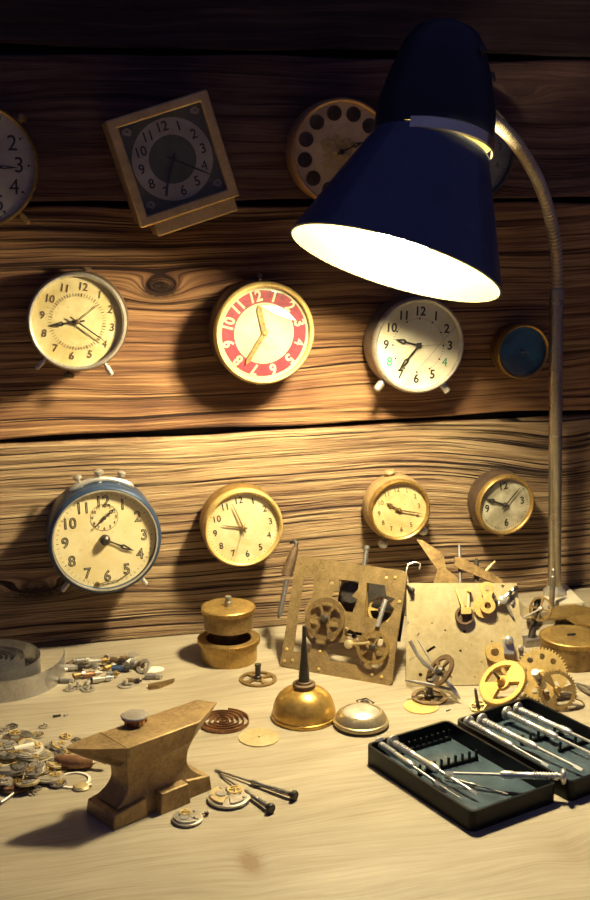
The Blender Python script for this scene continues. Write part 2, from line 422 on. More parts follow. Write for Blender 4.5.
D_cream = dialmat('cream_dial', (.78, .70, .46), (.62, .50, .26))
D_white = dialmat('white_dial', (.76, .73, .60), (.66, .60, .42), .3)
D_yel = dialmat('yellowed_dial', (.72, .58, .30), (.52, .37, .15), .8)
D_blue = dialmat('blue_dial', (.02, .12, .27), (.01, .05, .13), .3)
D_purp = dialmat('greyed_dial', (.50, .44, .38), (.38, .32, .28), .6)
D_green = dialmat('olive_dial', (.13, .13, .085), (.08, .085, .055), .4)
D_red = dialmat('red_dial', (.21, .013, .03), (.11, .008, .02), .5, 120)
D_dark = dialmat('silvered_brass_dial', (.78, .56, .36), (.55, .38, .24), .8)
D_stain = dialmat('stained_grey_dial', (.60, .56, .42), (.30, .27, .19), .9, 45)

# row one (top)
round_clock('large gilt rimmed clock with black numerals, only its right half showing', -25, 166, 63, .045, GOLD, GOLD, D_purp, roll=0, bez=.07,
            hands=[('hour_hand', 25, -40, .03, 'spade', INK, .2), ('minute_hand', 43, 2, .02, 'spade', INK, .2)], feet=[(44, 50, 17, 3, 'peg')], lumps=[(48, -46, 10, 6)],
            nr=.74, ns=.36, bold=.006, minute=(.93, .955), dots=.9)

# square clock
def square_clock():
    d = .052; q = [W(x, y, d) for x, y in ((109, 120), (208, 89), (239, 196), (138, 230))]
    c = sum(q, V())/4; xa = ((q[1]-q[0])+(q[2]-q[3])).normalized(); w = ((q[1]-q[0]).length+(q[2]-q[3]).length)/2; h = ((q[3]-q[0]).length+(q[2]-q[1]).length)/2
    xa.y = 0; xa.normalize()
    za = V((0, -1, 0)); root = thing('mantel_clock', 'square gilt clock with dark olive dial hung tilted on upper wall', 'clock', frame(V((c.x, 0, c.z)), za, xa))
    w2, h2 = w/2, h/2; t = .0085
    GF = metal('bright_gilt', (.78, .54, .24), (.52, .34, .14), .4, .5)
    m = MB(); m.box((-.001, 0, (d-.012)/2), (w-.003, h-.003, d-.012)); m.build('case', GF, root, .002)
    m = MB(); m.plate([[(-w2, -h2), (w2, -h2), (w2, h2), (-w2, h2)], [(-w2+t, -h2+t), (-w2+t, h2-t), (w2-t, h2-t), (w2-t, -h2+t)]], d-.014, d); m.build('frame', GF, root, .0015)
    m = MB(); m.box((.004, -h2-.0055, d*.5), (w*.82, .013, d*.86)); m.build('foot', GF, root, .0015)
    zd = d-.008; m = MB(); m.box((0, 0, zd-.002), (w-2*t+.001, h-2*t+.001, .004)); dp = m.build('dial_plate', D_green, root)
    R = min(w2, h2)-t; m = MB()
    m.plate([circ(0, 0, R*.95, 56), circ(0, 0, R*.56, 40)[::-1]], zd, zd+.0004); ring = m.build('chapter_ring', D_purp, dp)
    m = MB()
    for n in range(1, 13):
        a = pi/2-n*pi/6+.02
        m.mesh(txt(str(n), .015), Matrix.Translation((R*.76*cos(a), R*.76*sin(a), zd+.0006)) @ Matrix.Diagonal((R*.30, R*.32, .006, 1)))
    m.build('numerals', INK, dp)
    for sx in (-1, 1):
        for sy in (-1, 1):
            m = MB()
            cx, cy = sx*(w2-t)*.83, sy*(h2-t)*.83
            for k in range(4):
                a0 = k*1.57; r = R*.075
                pts = [(cx+(r+r*.9*cos(a0+u*.55))*cos(a0+u*.9)*.8, cy+(r+r*.9*cos(a0+u*.55))*sin(a0+u*.9)*.8, zd+.0002) for u in range(8)]
                m.tube(pts, .0004, 5)
            m.build('scroll_ornament', D_purp, dp)
    s = mpp(c)
    ia = lambda x, y: (root.matrix_world.to_3x3().inverted() @ V((x*s, 0, -y*s)))
    v = ia(40, 16); hand(root, 'minute_hand', v.x, v.y, R, zd+.003, .0016, INK, .15)
    v = ia(-9, 37); hand(root, 'hour_hand', v.x, v.y, R, zd+.002, .002, INK, .15)
    m = MB(); m.box((0, 0, d-.0035), (w-2*t, h-2*t, .0008)); m.build('glass', GLASS, root)
square_clock()

# round brass clock with medallion numerals
r_, s, R, zd, d2 = round_clock('round brass clock with dark medallion numerals partly hidden behind the lampshade', 343, 152, 53, .035, metal('warm_gilt', (.70, .42, .20), (.45, .25, .11), .4, .5), metal('warm_gilt_rim', (.75, .46, .22), (.5, .28, .12), .4, .5), D_dark, bez=.08,
            hands=[('minute_hand', 22, -10, .03, 'spade', INK, .2), ('hour_hand', 14, 6, .04, 'spade', STM, .2)], nums=False, minute=None)
m = MB(); n_ = MB()
for n in range(12):
    a = n*pi/6+.2; M = Matrix.Translation((R*.73*cos(a), R*.73*sin(a), zd))
    m.lathe([(0, .0003), (R*.12, .0003), (R*.135, .001), (R*.145, 0)], 20, M); 
    n_.box((0, 0, .0006), (R*.02, R*.17, .0004), M @ Matrix.Rotation(.2, 4, 'Z')); n_.box((R*.05, 0, .0006), (R*.02, R*.15, .0004), M @ Matrix.Rotation(.2, 4, 'Z'))
m.build('numeral_medallion', DSH, r_); n_.build('numerals', INK, r_)
m = MB(); RR = random.Random(3)
for i in range(90):
    a = RR.uniform(0, 2*pi); r0 = R*.34*sqrt(RR.random()); b = RR.uniform(0, 6.28); l = R*RR.uniform(.05, .1)
    p = V((r0*cos(a)-R*.05, r0*sin(a), zd+.0004)); m.tube([p, p+V((l*cos(b), l*sin(b), .0004)), p+V((l*1.3*cos(b+.6), l*1.3*sin(b+.6), 0))], .0005, 5)
m.build('engraved_centre', BRB, r_)

round_clock('dark grey round clock mostly hidden between lampshade and flexible lamp neck', 468, 152, 52, .035, DSH, STD, dialmat('dusky_dial', (.20, .20, .22), (.13, .12, .14)), roll=8, bez=.08,
            hands=[('hour_hand', 20, 10, .03, 'taper', INK, .2), ('minute_hand', 10, -36, .02, 'taper', INK, .2)], lumps=[(30, -46, 8, 5)], nr=.76, ns=.2)

# row two
BINK = plain('faded_brown_ink', (.13, .085, .045), .6)
round_clock('round brown alarm clock with yellowed dial beside the wood knot', 77, 322, 49.5, .046, RUST, NIC, dialmat('yellow_worn_dial', (.76, .66, .38), (.58, .46, .20), .7), tilt=(-7, -4), roll=-11, bez=.09, casef=1.04,
            hands=[('alarm_hand', 22, -17, .018, 'thin', RUST, .0), ('hour_hand', -25, 3, .036, 'spade', INK, .3), ('minute_hand', 27, 20, .028, 'taper', INK, .25)],
            feet=[(-36, 40, 15, 2.6, 'peg'), (26, 44, 15, 3, 'peg')], footm=NIC, lumps=[(9, -50, 5, 6), (-10, 50, 9, 6)], nr=.78, ns=.23, bold=.02, minute=(.56, .64), minw=.008, inkm=BINK)
rr, s, R, zd, d2 = round_clock('round clock with red numeral ring and cream centre', 265.5, 334, 52, .044, DSH, BRB, dialmat('dimmed_cream_dial', (.40, .36, .24), (.31, .26, .15), .5), tilt=(2, 0), roll=14, bez=.10, casef=1.0,  # cream darkened in its colour to offset the lamp's glare on this dial
            hands=[('hour_hand', -6, -29, .05, 'bar', BRD, .12), ('minute_hand', -20, 31, .045, 'bar', BRD, .12)], lumps=[(1, -50, 7, 4), (0, 50, 7, 4)],
            nums=False, minute=None)
ri = R*.9; m = MB(); m.plate([circ(0, 0, ri*.93, 64), circ(0, 0, ri*.66, 48)[::-1]], zd, zd+.0003); rg = m.build('numeral_ring', D_red, rr)
m = MB()
for n in range(1, 13):
    a = pi/2-n*pi/6+radians(14)
    m.mesh(txt(str(n), .03), Matrix.Translation((ri*.80*cos(a), ri*.80*sin(a), zd+.0005)) @ Matrix.Rotation(a-pi/2, 4, 'Z') @ Matrix.Diagonal((ri*.30, ri*.33, .006, 1)))
m.build('numerals', dialmat('cream_numerals', (.42, .37, .26), (.34, .28, .18), .2), rg)
m = MB(); a0 = radians(38)
m.plate([[(-ri*.42+ri*.84*i/12, ri*.14*sin(pi*i/12)) for i in range(13)]+[(ri*.42-ri*.84*i/12, -ri*.05*sin(pi*i/12)) for i in range(1, 12)]], zd+.0003, zd+.001, Matrix.Translation((ri*.32, ri*.42, 0)) @ Matrix.Rotation(radians(-24), 4, 'Z'))
m.build('dial_window', PAPER, rr)['label'] = 'white crescent window in the dial'
ww, s, R, zd, d2 = round_clock('white dial alarm clock with cracked glass, green 4 and 8, below the lamp', 420, 346, 48.5, .044, STM, NIC, D_white, tilt=(1, -2), roll=-3, bez=.09,
            hands=[('hour_hand', -25, -7, .04, 'spade', INK, .12), ('minute_hand', -21, 24, .035, 'spade', INK, .12), ('second_hand', 30, 0, .014, 'thin', STM, .2)],
            feet=[(-38, 40, 15, 4, 'peg'), (30, 43, 15, 4, 'peg')], nr=.77, ns=.27, bold=.022, minute=(.60, .62), dots=.61, special=(4, 8), minw=.012)
m = MB(); q = [V((38, 19, 0)), V((20, 0, 0)), V((4, -17, 0)), V((-20, -38, 0))]
m.tube([V((p.x*s, p.y*s, d2+.0006)) for p in q], .00025, 5); m.build('glass_crack', STM, ww)
round_clock('small clock with dark blue dial and brass rim left of lamp post', 524, 352, 28, .028, BRD, BR_, D_blue, roll=5, bez=.11, hands=[('hour_hand', 8, 2, .04, 'taper', STM, .2), ('minute_hand', 10, 12, .03, 'taper', STD, .2)], nr=.76, ns=.15)

# row three
bb, s, R, zd, d2 = round_clock('large cream alarm clock with worn blue case on lower board', 105.5, 541, 57, .046, BLUE, BLUE, dialmat('cream_dial_plain', (.84, .74, .46), (.76, .63, .34), .5), tilt=(1, 1), bez=.10, roll=2,
            hands=[('hour_hand', 29, 14, .03, 'spade', INK, .0)], feet=[(-36, 44, 15, 2.6, 'peg'), (34, 44, 14, 2.8, 'peg')], footm=NIC,
            nr=.77, ns=.29, outline=.028, minute=(.90, .94), minw=.005)
m = MB(); m.plate([circ(0, 0, R*.93, 72), circ(0, 0, R*.905, 72)[::-1]], d2-.0012, d2+.0004); m.build('nickel_rim', NIC, bb)
m = MB(); m.lathe([(0, .006), (.0025, .0058), (.0045, .004), (.005, 0)], 24, Matrix.Translation((0, 0, zd+.001))); m.build('hub_cap', STD, bb)
m = MB(); cx, cy = 0, 23*s; rs = 15*s
m.plate([circ(cx, cy, rs*.93, 40), circ(cx, cy, rs*.91, 40)[::-1]], zd, zd+.0003)
for i in range(12):
    a = i*pi/6; m.mesh(txt(str((15-i-1) % 12+1), .01), Matrix.Translation((cx+rs*.78*cos(a), cy+rs*.78*sin(a), zd+.0002)) @ Matrix.Diagonal((rs*.3, rs*.3, .005, 1)))
m.build('alarm_dial', RUST, bb)
hand(bb, 'alarm_hand', 10*s, 9*s, R, zd+.002, .0013, INK, 1.0, 'spade', cx=cx, cy=cy)
m = MB(); m.lathe([(0, .002), (.002, .002), (.0025, 0)], 16, Matrix.Translation((-9*s, -47*s, zd))); m.tube([V((-9*s, -47*s, zd+.0015)), V((-1*s, -45*s, zd+.0015)), V((12*s, -44*s, zd+.001)), V((24*s, -37*s, zd+.0008))], .0004, 6); m.build('slow_fast_lever', BRD, bb)
for (lx, w) in ((-20, 3.2), (-2, 3.6), (17, 3.2)):
    m = MB(); a = atan2(56, lx); p = V((lx*s, 0, d2*.6)); y0 = sqrt(max(0, (R*.97)**2-p.x**2))
    M = Matrix.Translation((p.x, y0, p.z)) @ Matrix.Rotation(-pi/2, 4, 'X') @ Matrix.Rotation(atan2(lx, 56), 4, 'Y')
    m.lathe([(w*s*.9, -.002), (w*s*.7, .002), (w*s*.45, .004), (w*s*.5, .0075), (w*s*1.3, .009), (w*s*1.35, .0115), (w*s*.5, .013), (0, .0133)], 18, M)
    m.build('top_knob', NIC, bb)
m = MB(); m.tube([V((R*1.0*sin(radians(t)), R*1.035*cos(radians(t)), d2*.6)) for t in range(-34, 35, 4)], [.001]+[.0028]*16+[.001], 10); m.build('top_bridge', NIC, bb)

round_clock('round cream clock with shiny brass bezel right of the blue alarm clock', 244, 529, 41, .036, GOLD, BRB, D_cream, tilt=(0, 1), roll=9, bez=.105,
            hands=[('hour_hand', -22, -4, .035, 'taper', BRD, .2), ('minute_hand', -11, -26, .03, 'taper', BRD, .2), ('second_hand', -9, 30, .012, 'thin', STM, .2)],
            nr=.78, ns=.25, bold=.008, minute=(.93, .97), name='wall_clock')
round_clock('small yellowed brass alarm clock with ball feet above the square plate', 400.5, 511, 32, .034, TAN, GOLD, D_yel, tilt=(-2, -1), roll=8, bez=.12, casef=1.05,
            hands=[('hour_hand', -14, -8, .05, 'spade', BRD, .2), ('minute_hand', 24, 5, .04, 'taper', BRD, .2)], feet=[(-13, 33, 7, 5, 'ball'), (28, 26, 5, 5, 'ball')], footm=NIC, lumps=[(-6, -33, 6, 6)],
            nr=.74, ns=.23, bold=.01, minute=(.55, .57), inkm=BINK)
round_clock('small stained grey clock with numbers 12, 3, 6 and 9 only', 507, 506, 31.5, .034, DSH, BR_, D_stain, tilt=(4, 1), roll=8, bez=.12, casef=1.03,
            hands=[('hour_hand', -22, -8, .06, 'spade', INK, .2), ('minute_hand', 15, -17, .04, 'taper', INK, .25)], feet=[(1, 33, 5, 3, 'peg')],
            nr=.70, ns=.37, bold=.015, skip=(1, 2, 4, 5, 7, 8, 10, 11), minute=(.86, .93), minw=.01, name='wall_clock')
#PART2
# ------------------------------------------------------------------ desk lamp
tb['kind'] = 'thing'; del tb['kind']; tb.name = 'workbench_top'
tag(tb, 'pale wooden workbench top under all the tools', 'workbench')
NAVY = plain('navy_enamel', (.06, .08, .16), .5, .25, .1, bump=.02, coat=.35)
SHIN = plain('shade_inner_enamel', (.05, .043, .009), .6)
BULB = emit('lit_bulb', (1, .84, .50), 880)
LD = 1.03
P0 = CAM + ray(395, 265)*LD
AX = ((CR*.297 + CU*.955)*cos(radians(3.8)) + CF*sin(radians(3.8))).normalized()
k = LD/.954
foot_z = .0185
pb = W(556, 560, .032); lamp = thing('desk_lamp', 'navy desk lamp with flexible metal neck shining over the bench', 'lamp', Matrix.Translation((pb.x, -.032, .0125)))
LI = lamp.matrix_world.inverted()
def LW(M): return LI @ M
F0 = LW(frame(P0, AX, CR))
m = MB(); r0, h = .0755*k/.954*.954*1.07, .094*k
r0 = .0802*k; r1 = .0435*k
th_ = .0011
m.lathe([(r0-.0004, 0), (r0+.0006, .0006), (r0+.0004, .002), (r0*.985, .006), (r1+(r0-r1)*.52, h*.5), (r1, h)], 72, F0)
m.lathe([(r1-th_, h), (r1+(r0-r1)*.52-th_, h*.5), (r0*.985-th_, .006), (r0-.0004-th_*.6, .0), (r0-.0004, 0)], 72, F0, 1)
m.lathe([(r1-th_, h), (r1, h)], 72, F0, 0)
sh = m.build('lamp_shade', [NAVY, SHIN], lamp, ang=50)
# socket housing with its own, slightly more upright axis
PN = P0+AX*h
A2 = ((CR*.13+CU*.99)*.99+CF*.08).normalized()
F1 = LW(frame(PN, A2, CR))
hr = .0445*k
m = MB(); m.lathe([(hr, .004), (hr, .016), (hr*.985, .03), (hr*.86, .055), (hr*.70, .080), (hr*.55, .092), (hr*.3, .099), (0, .100)], 64, F1)
m.lathe([(0, .097), (hr*.5, .090), (hr*.66, .079), (hr*.83, .054), (hr*.955, .03), (hr*.975, .004), (hr, .004)], 64, F1, 1)
NAVD = plain('dark_navy_enamel', (.007, .010, .026), .5, .1)
m.build('socket_housing', [NAVD, SHIN], lamp, ang=50)
m = MB(); m.lathe([(hr+.0006, -.004), (hr+.0018, -.003), (hr+.0018, .0055), (hr+.0006, .0065), (hr+.0006, -.004)], 40, F1, a0=radians(-116), a1=radians(8))  # metal clip; its left end imitates light leaking through the slot
m.build('clamp_band', metal('polished_band', (.85, .80, .66), (.7, .64, .5), .2, .9), lamp)['label'] = 'bright metal band between shade and housing, left end standing in for leaking light'
for (a, z) in ((-40, .072), (-12, .058)):
    aa = radians(a); rr_ = hr*(.75 if z > .07 else .84)
    m = MB(); m.lathe([(0, .0035), (.003, .003), (.0042, .0012), (.0042, 0)], 16, F1 @ Matrix.Translation((rr_*cos(aa), rr_*sin(aa), z)) @ frame((0, 0, 0), (cos(aa), sin(aa), .35))); m.build('screw', STD, lamp)
m = MB(); m.lathe([(0, -.022)]+[(.022*sin(pi*t/14), -.022*cos(pi*t/14)) for t in range(1, 11)]+[(.0125, .028), (.0125, .045), (0, .045)], 28, F0 @ Matrix.Translation((0, 0, .028)))
m.build('light_bulb', BULB, lamp, ang=60)
m = MB(); m.lathe([(.0165, 0), (.018, .002), (.018, .04), (0, .045)], 28, F0 @ Matrix.Translation((0, 0, .082))); m.build('lamp_socket', BLK, lamp)
# neck
gp = [W(556.5, 290, .032), W(557, 262, .036), W(552, 225, .045), W(540, 185, .066), W(522, 152, .096), W(505, 131, .127), W(487, 117, .155), W(472, 110, .18)]
top = gp[0]; gp = smooth_pts(gp, 14)
L_ = [0]
for a, b in zip(gp, gp[1:]): L_.append(L_[-1]+(b-a).length)
N = int(L_[-1]/.0010); pts = []; rs = []
for i in range(N):
    sd = L_[-1]*i/(N-1); j = max(q for q in range(len(L_)) if L_[q] <= sd+1e-9); j = min(j, len(gp)-2)
    pts.append(gp[j].lerp(gp[j+1], (sd-L_[j])/(L_[j+1]-L_[j]))); rs.append((.0062, .0060, .0046, .0036)[i % 4])
m = MB(); m.tube([LI @ p for p in pts], rs, 16); m.build('flexible_neck', metal('neck_steel', (.70, .58, .40), (.50, .40, .26), .38, .55), lamp, ang=20)
m = MB(); q0 = V((pb.x, -.032, foot_z)); m.tube([LI @ q0, LI @ top.lerp(q0, .04), LI @ top.lerp(q0, .038), LI @ top, LI @ (top+V((0, 0, .002)))], [.0066, .0066, .0074, .0074, .006], 28); m.build('lamp_post', metal('post_steel', (.55, .48, .36), (.36, .30, .22), .27, .85, 30, .05), lamp)
m = MB(); poly = [T(x, y, foot_z) for x, y in ((544, 596), (549, 584), (566, 584), (584, 602), (560, 603))]
loc = [(LI @ p) for p in poly]; m.plate([[(p.x, p.y) for p in loc]], .0018, foot_z-.0125); m.build('lamp_foot', PALEW, lamp, .0008)
m = MB(); m.lathe([(.0115, 0), (.0115, .004), (.009, .006), (.0068, .010), (0, .010)], 28, Matrix.Translation((0, 0, foot_z-.0125))); m.build('foot_collar', NIC, lamp)
m = MB(); m.box(((T(520, 615).x+.70)/2, -.038, .007), (.70-T(520, 615).x, .056, .0143))
o = m.build('wooden_block', M_tab, None, .001); tag(o, 'low wooden block under the foot of the lamp', 'block')

# ------------------------------------------------------------------ brass barrel pair
def geardrum_parts(root, z0, r, rg, h, teeth, mat, matg, lid=True, name='barrel'):
    m = MB(); gt = .0042
    if lid: m.lathe([(0, z0), (r, z0), (r, z0+h-gt), (0, z0+h-gt)], 64)
    else: m.lathe([(r*.9, z0+h-gt), (r*.9, z0+.001), (0, z0+.001), (0, z0), (r, z0), (r, z0+h-gt)], 64)
    b = m.build(name, mat, root)
    m = MB(); loops = [gearloop(rg, teeth, rg*.045)]
    if not lid: loops.append(circ(0, 0, r*.80, 48)[::-1])
    m.plate(loops, z0+h-gt, z0+h-.0006); g = m.build('gear_rim', matg, b)
    m = MB()
    if lid: m.lathe([(0, z0+h), (rg*.90, z0+h), (rg*.93, z0+h-.0006)], 56)
    else: m.lathe([(r*.80, z0+h-.001), (r*.82, z0+h), (rg*.92, z0+h), (rg*.935, z0+h-.0008)], 56)
    m.build('cover', matg, b)
p = T(229, 658.5); sc = mpp(p)
st = thing('mainspring_barrel', 'two toothed brass clock barrels stacked one upon the other', 'clock part', at(p))
geardrum_parts(st, 0, 28*sc, 31.3*sc, .0215, 84, BR_, BR_, False, 'lower_barrel')
m = MB(); m.lathe([(0, .0005), (.009, .0005), (.009, .028), (.0125, .0285), (0.0125, .0315), (0, .0315)], 24); m.build('arbor', RUST, st)
geardrum_parts(st, .0315, 24.3*sc, 27*sc, .0205, 96, BRD, BR_, True, 'upper_barrel')
m = MB(); m.lathe([(0.0036, .052), (.0036, .0565), (.0028, .057), (.0028, .0585), (.0032, .059), (.003, .0615), (0, .0625)], 18); m.build('post', STM, st)

# drum at the right edge
p = T(570, 661); sc = mpp(p)
st = thing('mainspring_barrel', 'wide toothed brass drum on the bench behind the loose gears at right', 'clock part', at(p))
geardrum_parts(st, 0, 30*sc, 31.5*sc, .0255, 92, BRD, BR_, True, 'barrel')
m = MB(); m.box((0, 0, .0262), (.008, .002, .002)); m.lathe([(0, .0256), (.0025, .0258), (.003, .0254)], 12); m.build('arbor', STD, st)

# wheel with upright arbor
p = T(258, 680); sc = mpp(p); R = 18.7*sc
wh = thing('loose_gear', 'flat spoked wheel with upright dark shaft in front of the stacked barrels', 'gear', at(p, .4))
m = MB(); m.plate([circ(0, 0, R, 48)]+spokes(R*.28, R*.80, 4, .22), 0, .0016); m.build('wheel', BRD, wh)
m = MB(); m.lathe([(.0035, .001), (.0035, .004), (.0026, .0045), (.0026, .013), (.003, .0135), (.003, .0155), (0, .016)], 16); m.build('shaft', STD, wh)

# ------------------------------------------------------------------ oil can
p = T(304, 717); sc = mpp(p); R = 33*sc
oc = thing('oil_can', 'small domed brass oil can with long dark spout', 'oil can', at(p))
hb = .0275
m = MB(); m.lathe([(0, .0006), (R*.92, .0006), (R*.985, .0), (R, .0016), (R*.985, .0034), (R*.955, .004), (R*.95, .008), (R*.90, .0135), (R*.80, .019), (R*.62, .0235), (R*.42, .0262), (R*.27, hb)], 64); m.build('body', metal('oil_can_brass', (.66, .42, .10), (.34, .20, .06), .3, .65, 35, .1), oc)
m = MB(); m.lathe([(R*.25, hb-.001), (R*.34, hb), (R*.35, hb+.003), (R*.25, hb+.0036), (R*.24, hb+.005), (R*.15, hb+.0055), (0, hb+.0055)], 36); m.build('collar', RUST, oc)
m = MB(); m.lathe([(.0046, hb+.004), (.0044, hb+.012), (.0030, hb+.026), (.0019, hb+.042), (.0016, hb+.054), (0, hb+.054)], 20); m.build('spout', STD, oc)

# pocket-watch case
p = T(361, 725); sc = mpp(p); R = 28*sc
pw = thing('pocket_watch', 'closed round metal watch case lying beside the oil can', 'watch', at(p))
m = MB(); m.lathe([(0, .0), (R*.8, 0), (R*.97, .002), (R, .0042), (R*.985, .0055), (R*.93, .006), (R*.9, .0075), (R*.84, .0105), (R*.74, .0125), (R*.68, .0125), (R*.66, .012), (0, .0135)], 56); m.build('case', metal('case_nickel', (.52, .44, .28), (.34, .27, .15), .35, .7), pw)
m = MB(); m.lathe([(0, .0158), (R*.3, .0154), (R*.5, .0142), (R*.64, .0122)], 40); m.build('lid', metal('lid_silver', (.85, .82, .74), (.55, .48, .36), .35, .6, 90), pw)
m = MB(); d_ = (T(368, 700)-p).normalized(); m.rod(d_*R*.92+V((0, 0, .007)), d_*R*1.12+V((0, 0, .007)), .0035, .0045, 14); m.build('crown', STD, pw)
m = MB(); q = d_*R*1.12; sx = V((d_.y, -d_.x, 0)); m.tube([q+sx*.004+V((0, 0, .006)), q+sx*.0075+d_*.004+V((0, 0, .007)), q+d_*.010+V((0, 0, .008)), q-sx*.0075+d_*.004+V((0, 0, .008)), q-sx*.004+V((0, 0, .006))], .0006, 6); m.build('bow', STD, pw)

# ------------------------------------------------------------------ springs and discs
def spiral(c, rf, t0, t1, n): return [(rf(t)*cos(t), rf(t)*sin(t)) for t in (t0+(t1-t0)*i/n for i in range(n+1))]
p = T(-4, 678); sc = mpp(p)
def rf(t):
    tv = [0, 1, 2, 3, 4, 5, 6]; rv = [5, 9, 14, 20, 29, 45, 69]; u = t/(2*pi); i = min(int(u), 5); return (rv[i]+(rv[i+1]-rv[i])*(u-i))*sc
m = MB(); m.strip(spiral(p, rf, 0, 12*pi-.12, 300), .0195, .0007, Matrix.Rotation(radians(12), 4, 'Z'))
o = m.build('coiled_mainspring', MSP, None, ang=60); tag(o, 'large coiled flat steel spring standing on edge at left of bench', 'spring', M=at(p))
p = T(223, 723); sc = mpp(p)
m = MB(); m.strip(spiral(p, lambda t: (2+25*(t/(10*pi))**1.0)*sc, 0, 10*pi, 260), .0035, .0007)
o = m.build('coiled_hairspring', COP, None, ang=60); tag(o, 'small flat coil of dark copper spring behind the anvil heel', 'spring', M=at(p, 1.2))
p = T(259, 738); sc = mpp(p); R = 20.5*sc
m = MB(); m.plate([circ(0, 0, R, 56), circ(0, 0, .0011, 12)[::-1]], 0, .0011); tag(m.build('brass_disc', BRP, None), 'plain flat brass disc left of the oil can', 'disc', M=at(p))
p = T(421, 707); sc = mpp(p); R = 17.5*sc
m = MB(); m.plate([circ(0, 0, R, 48), circ(0, 0, .0009, 10)[::-1]], 0, .0009); tag(m.build('brass_disc', BRB, None), 'thin yellow brass disc under the upset clock wheels', 'disc', M=at(p))

# ------------------------------------------------------------------ anvil
A = T(121, 828); B = T(213, 790); u = (B-A).normalized(); ang = atan2(u.y, u.x)
L = (B-A).length
anv = thing('anvil', 'small worn metal anvil with horn pointing left', 'anvil', at(A, ang))
AI = anv.matrix_world.inverted()
def AL(px, py, z): return AI @ T(px, py, z)
Wd = .036; H = .058
m = MB()
def hexa(b, t):   # bottom quad, top quad
    m.add([*b, *t], [(0, 3, 2, 1), (4, 5, 6, 7), (0, 1, 5, 4), (1, 2, 6, 5), (2, 3, 7, 6), (3, 0, 4, 7)])
# foot: two flared lobes and a middle pad
hz = .0145
X0 = -.006
for (x0, x1, y0, y1, z1) in ((X0, .024, 0, Wd, hz), (L-.024, L, .001, Wd, hz), (.032, L-.024, -.0045, Wd+.003, hz+.001)):
    hexa([(x0, y0, 0), (x1, y0, 0), (x1, y1, 0), (x0, y1, 0)], [(x0+.0015, y0+.001, z1*(.72 if x0 == X0 else 1)), (x1-.001, y0+.001, z1*(.78 if x1 == L else 1)), (x1-.001, y1-.001, z1*(.78 if x1 == L else 1)), (x0+.0015, y1-.001, z1*(.72 if x0 == X0 else 1))])
hexa([(X0+.01, .003, 0), (L-.01, .003, 0), (L-.01, Wd-.003, 0), (X0+.01, Wd-.003, 0)], [(X0+.012, .005, hz+.0005), (L-.012, .005, hz+.0005), (L-.012, Wd-.005, hz+.0005), (X0+.012, Wd-.005, hz+.0005)])
# waist: concave profile extruded across
prof = []
for i in range(13):
    t = i/12; z = hz-.002+(H-.012-hz)*t; f = (2*t-1)**2
    if t < .5: ins = .012-.012*(1-t*2)**2.2
    else: ins = .008+.004*(1-(2*t-1)**2)
    prof.append((z, ins, .004+.003*(1-f)))
vs = []; fs = []
for z, ins, iy in prof: vs += [(ins+X0+.006, iy, z), (L-ins-.006, iy, z), (L-ins-.006, Wd-iy, z), (ins+X0+.006, Wd-iy, z)]
for i in range(len(prof)-1):
    for q in range(4): fs.append((i*4+q, i*4+(q+1) % 4, i*4+4+(q+1) % 4, i*4+4+q))
fs += [(0, 3, 2, 1), tuple(len(vs)-4+q for q in range(4))]
m.add(vs, fs)
# head block with slanted heel
hl = AL(200, 722, H); hf = AL(216, 703, H); x0 = AL(119, 744, H).x
zb = H-.021
tp5 = [(x0, .001, H), (hl.x, .001, H), (.1035, .0190, H), (.095, Wd-.002, H), (x0, Wd-.001, H)]
bt5 = [(x0, .002, zb), (hl.x-.008, .002, zb+.006), (.090, .019, zb+.010), (.084, Wd-.003, zb+.008), (x0, Wd-.002, zb)]
m.add(bt5+tp5, [(4, 3, 2, 1, 0), (5, 6, 7, 8, 9)]+[(i, (i+1) % 5, (i+1) % 5+5, i+5) for i in range(5)])
m.build('anvil_body', ANV, anv, .0009)
# horn: tapering, flat top, rounded belly
m = MB(); tip = AL(67, 747, H-.001); n = 12; vs = []; fs = []; kk = 12
for i in range(n+1):
    t = i/n; x = x0+.002+(tip.x-x0-.002)*t; hw = (Wd/2-.001)*(1-t)**.75+.0008; cy = Wd/2+(tip.y-Wd/2)*t
    dp = .019*(1-t)**.8+.0012
    for q in range(kk+1):
        a = pi*q/kk; vs.append((x, cy-hw*cos(a), H-.0002-.0015*t-dp*sin(a)**.8))
for i in range(n):
    for q in range(kk): fs.append((i*(kk+1)+q, i*(kk+1)+q+1, (i+1)*(kk+1)+q+1, (i+1)*(kk+1)+q))
    fs.append((i*(kk+1)+kk, i*(kk+1), (i+1)*(kk+1), (i+1)*(kk+1)+kk))
fs += [tuple(range(kk+1)), tuple(n*(kk+1)+q for q in range(kk+1))]
m.add(vs, fs, None, 0, True); m.build('horn', ANV, anv, ang=45)
# little jewel box on the anvil
p = T(134.5, 723, H); sc = mpp(p); R = 13.5*sc
jb = thing('watch_movement', 'tiny round watch movement with steel lid lying on the anvil', 'watch part', at(p) @ Matrix.Diagonal((1, 1, .7, 1)))
m = MB(); m.lathe([(0, 0), (R*.75, 0), (R*.75, .0055), (R*.95, .006), (R*.95, .008), (0, .008)], 32); m.build('body', COP, jb)
m = MB(); m.lathe([(R*.9, .008), (R*1.02, .0085), (R*.98, .0098), (R*.6, .0108), (0, .011)], 32); m.build('cap', STB, jb)
for kx in range(5):
    a = kx*1.257; m = MB(); m.rod((R*.88*cos(a), R*.88*sin(a), 0), (R*.88*cos(a), R*.88*sin(a), .0065), .0009, None, 8); m.build('pillar', BR_, jb)

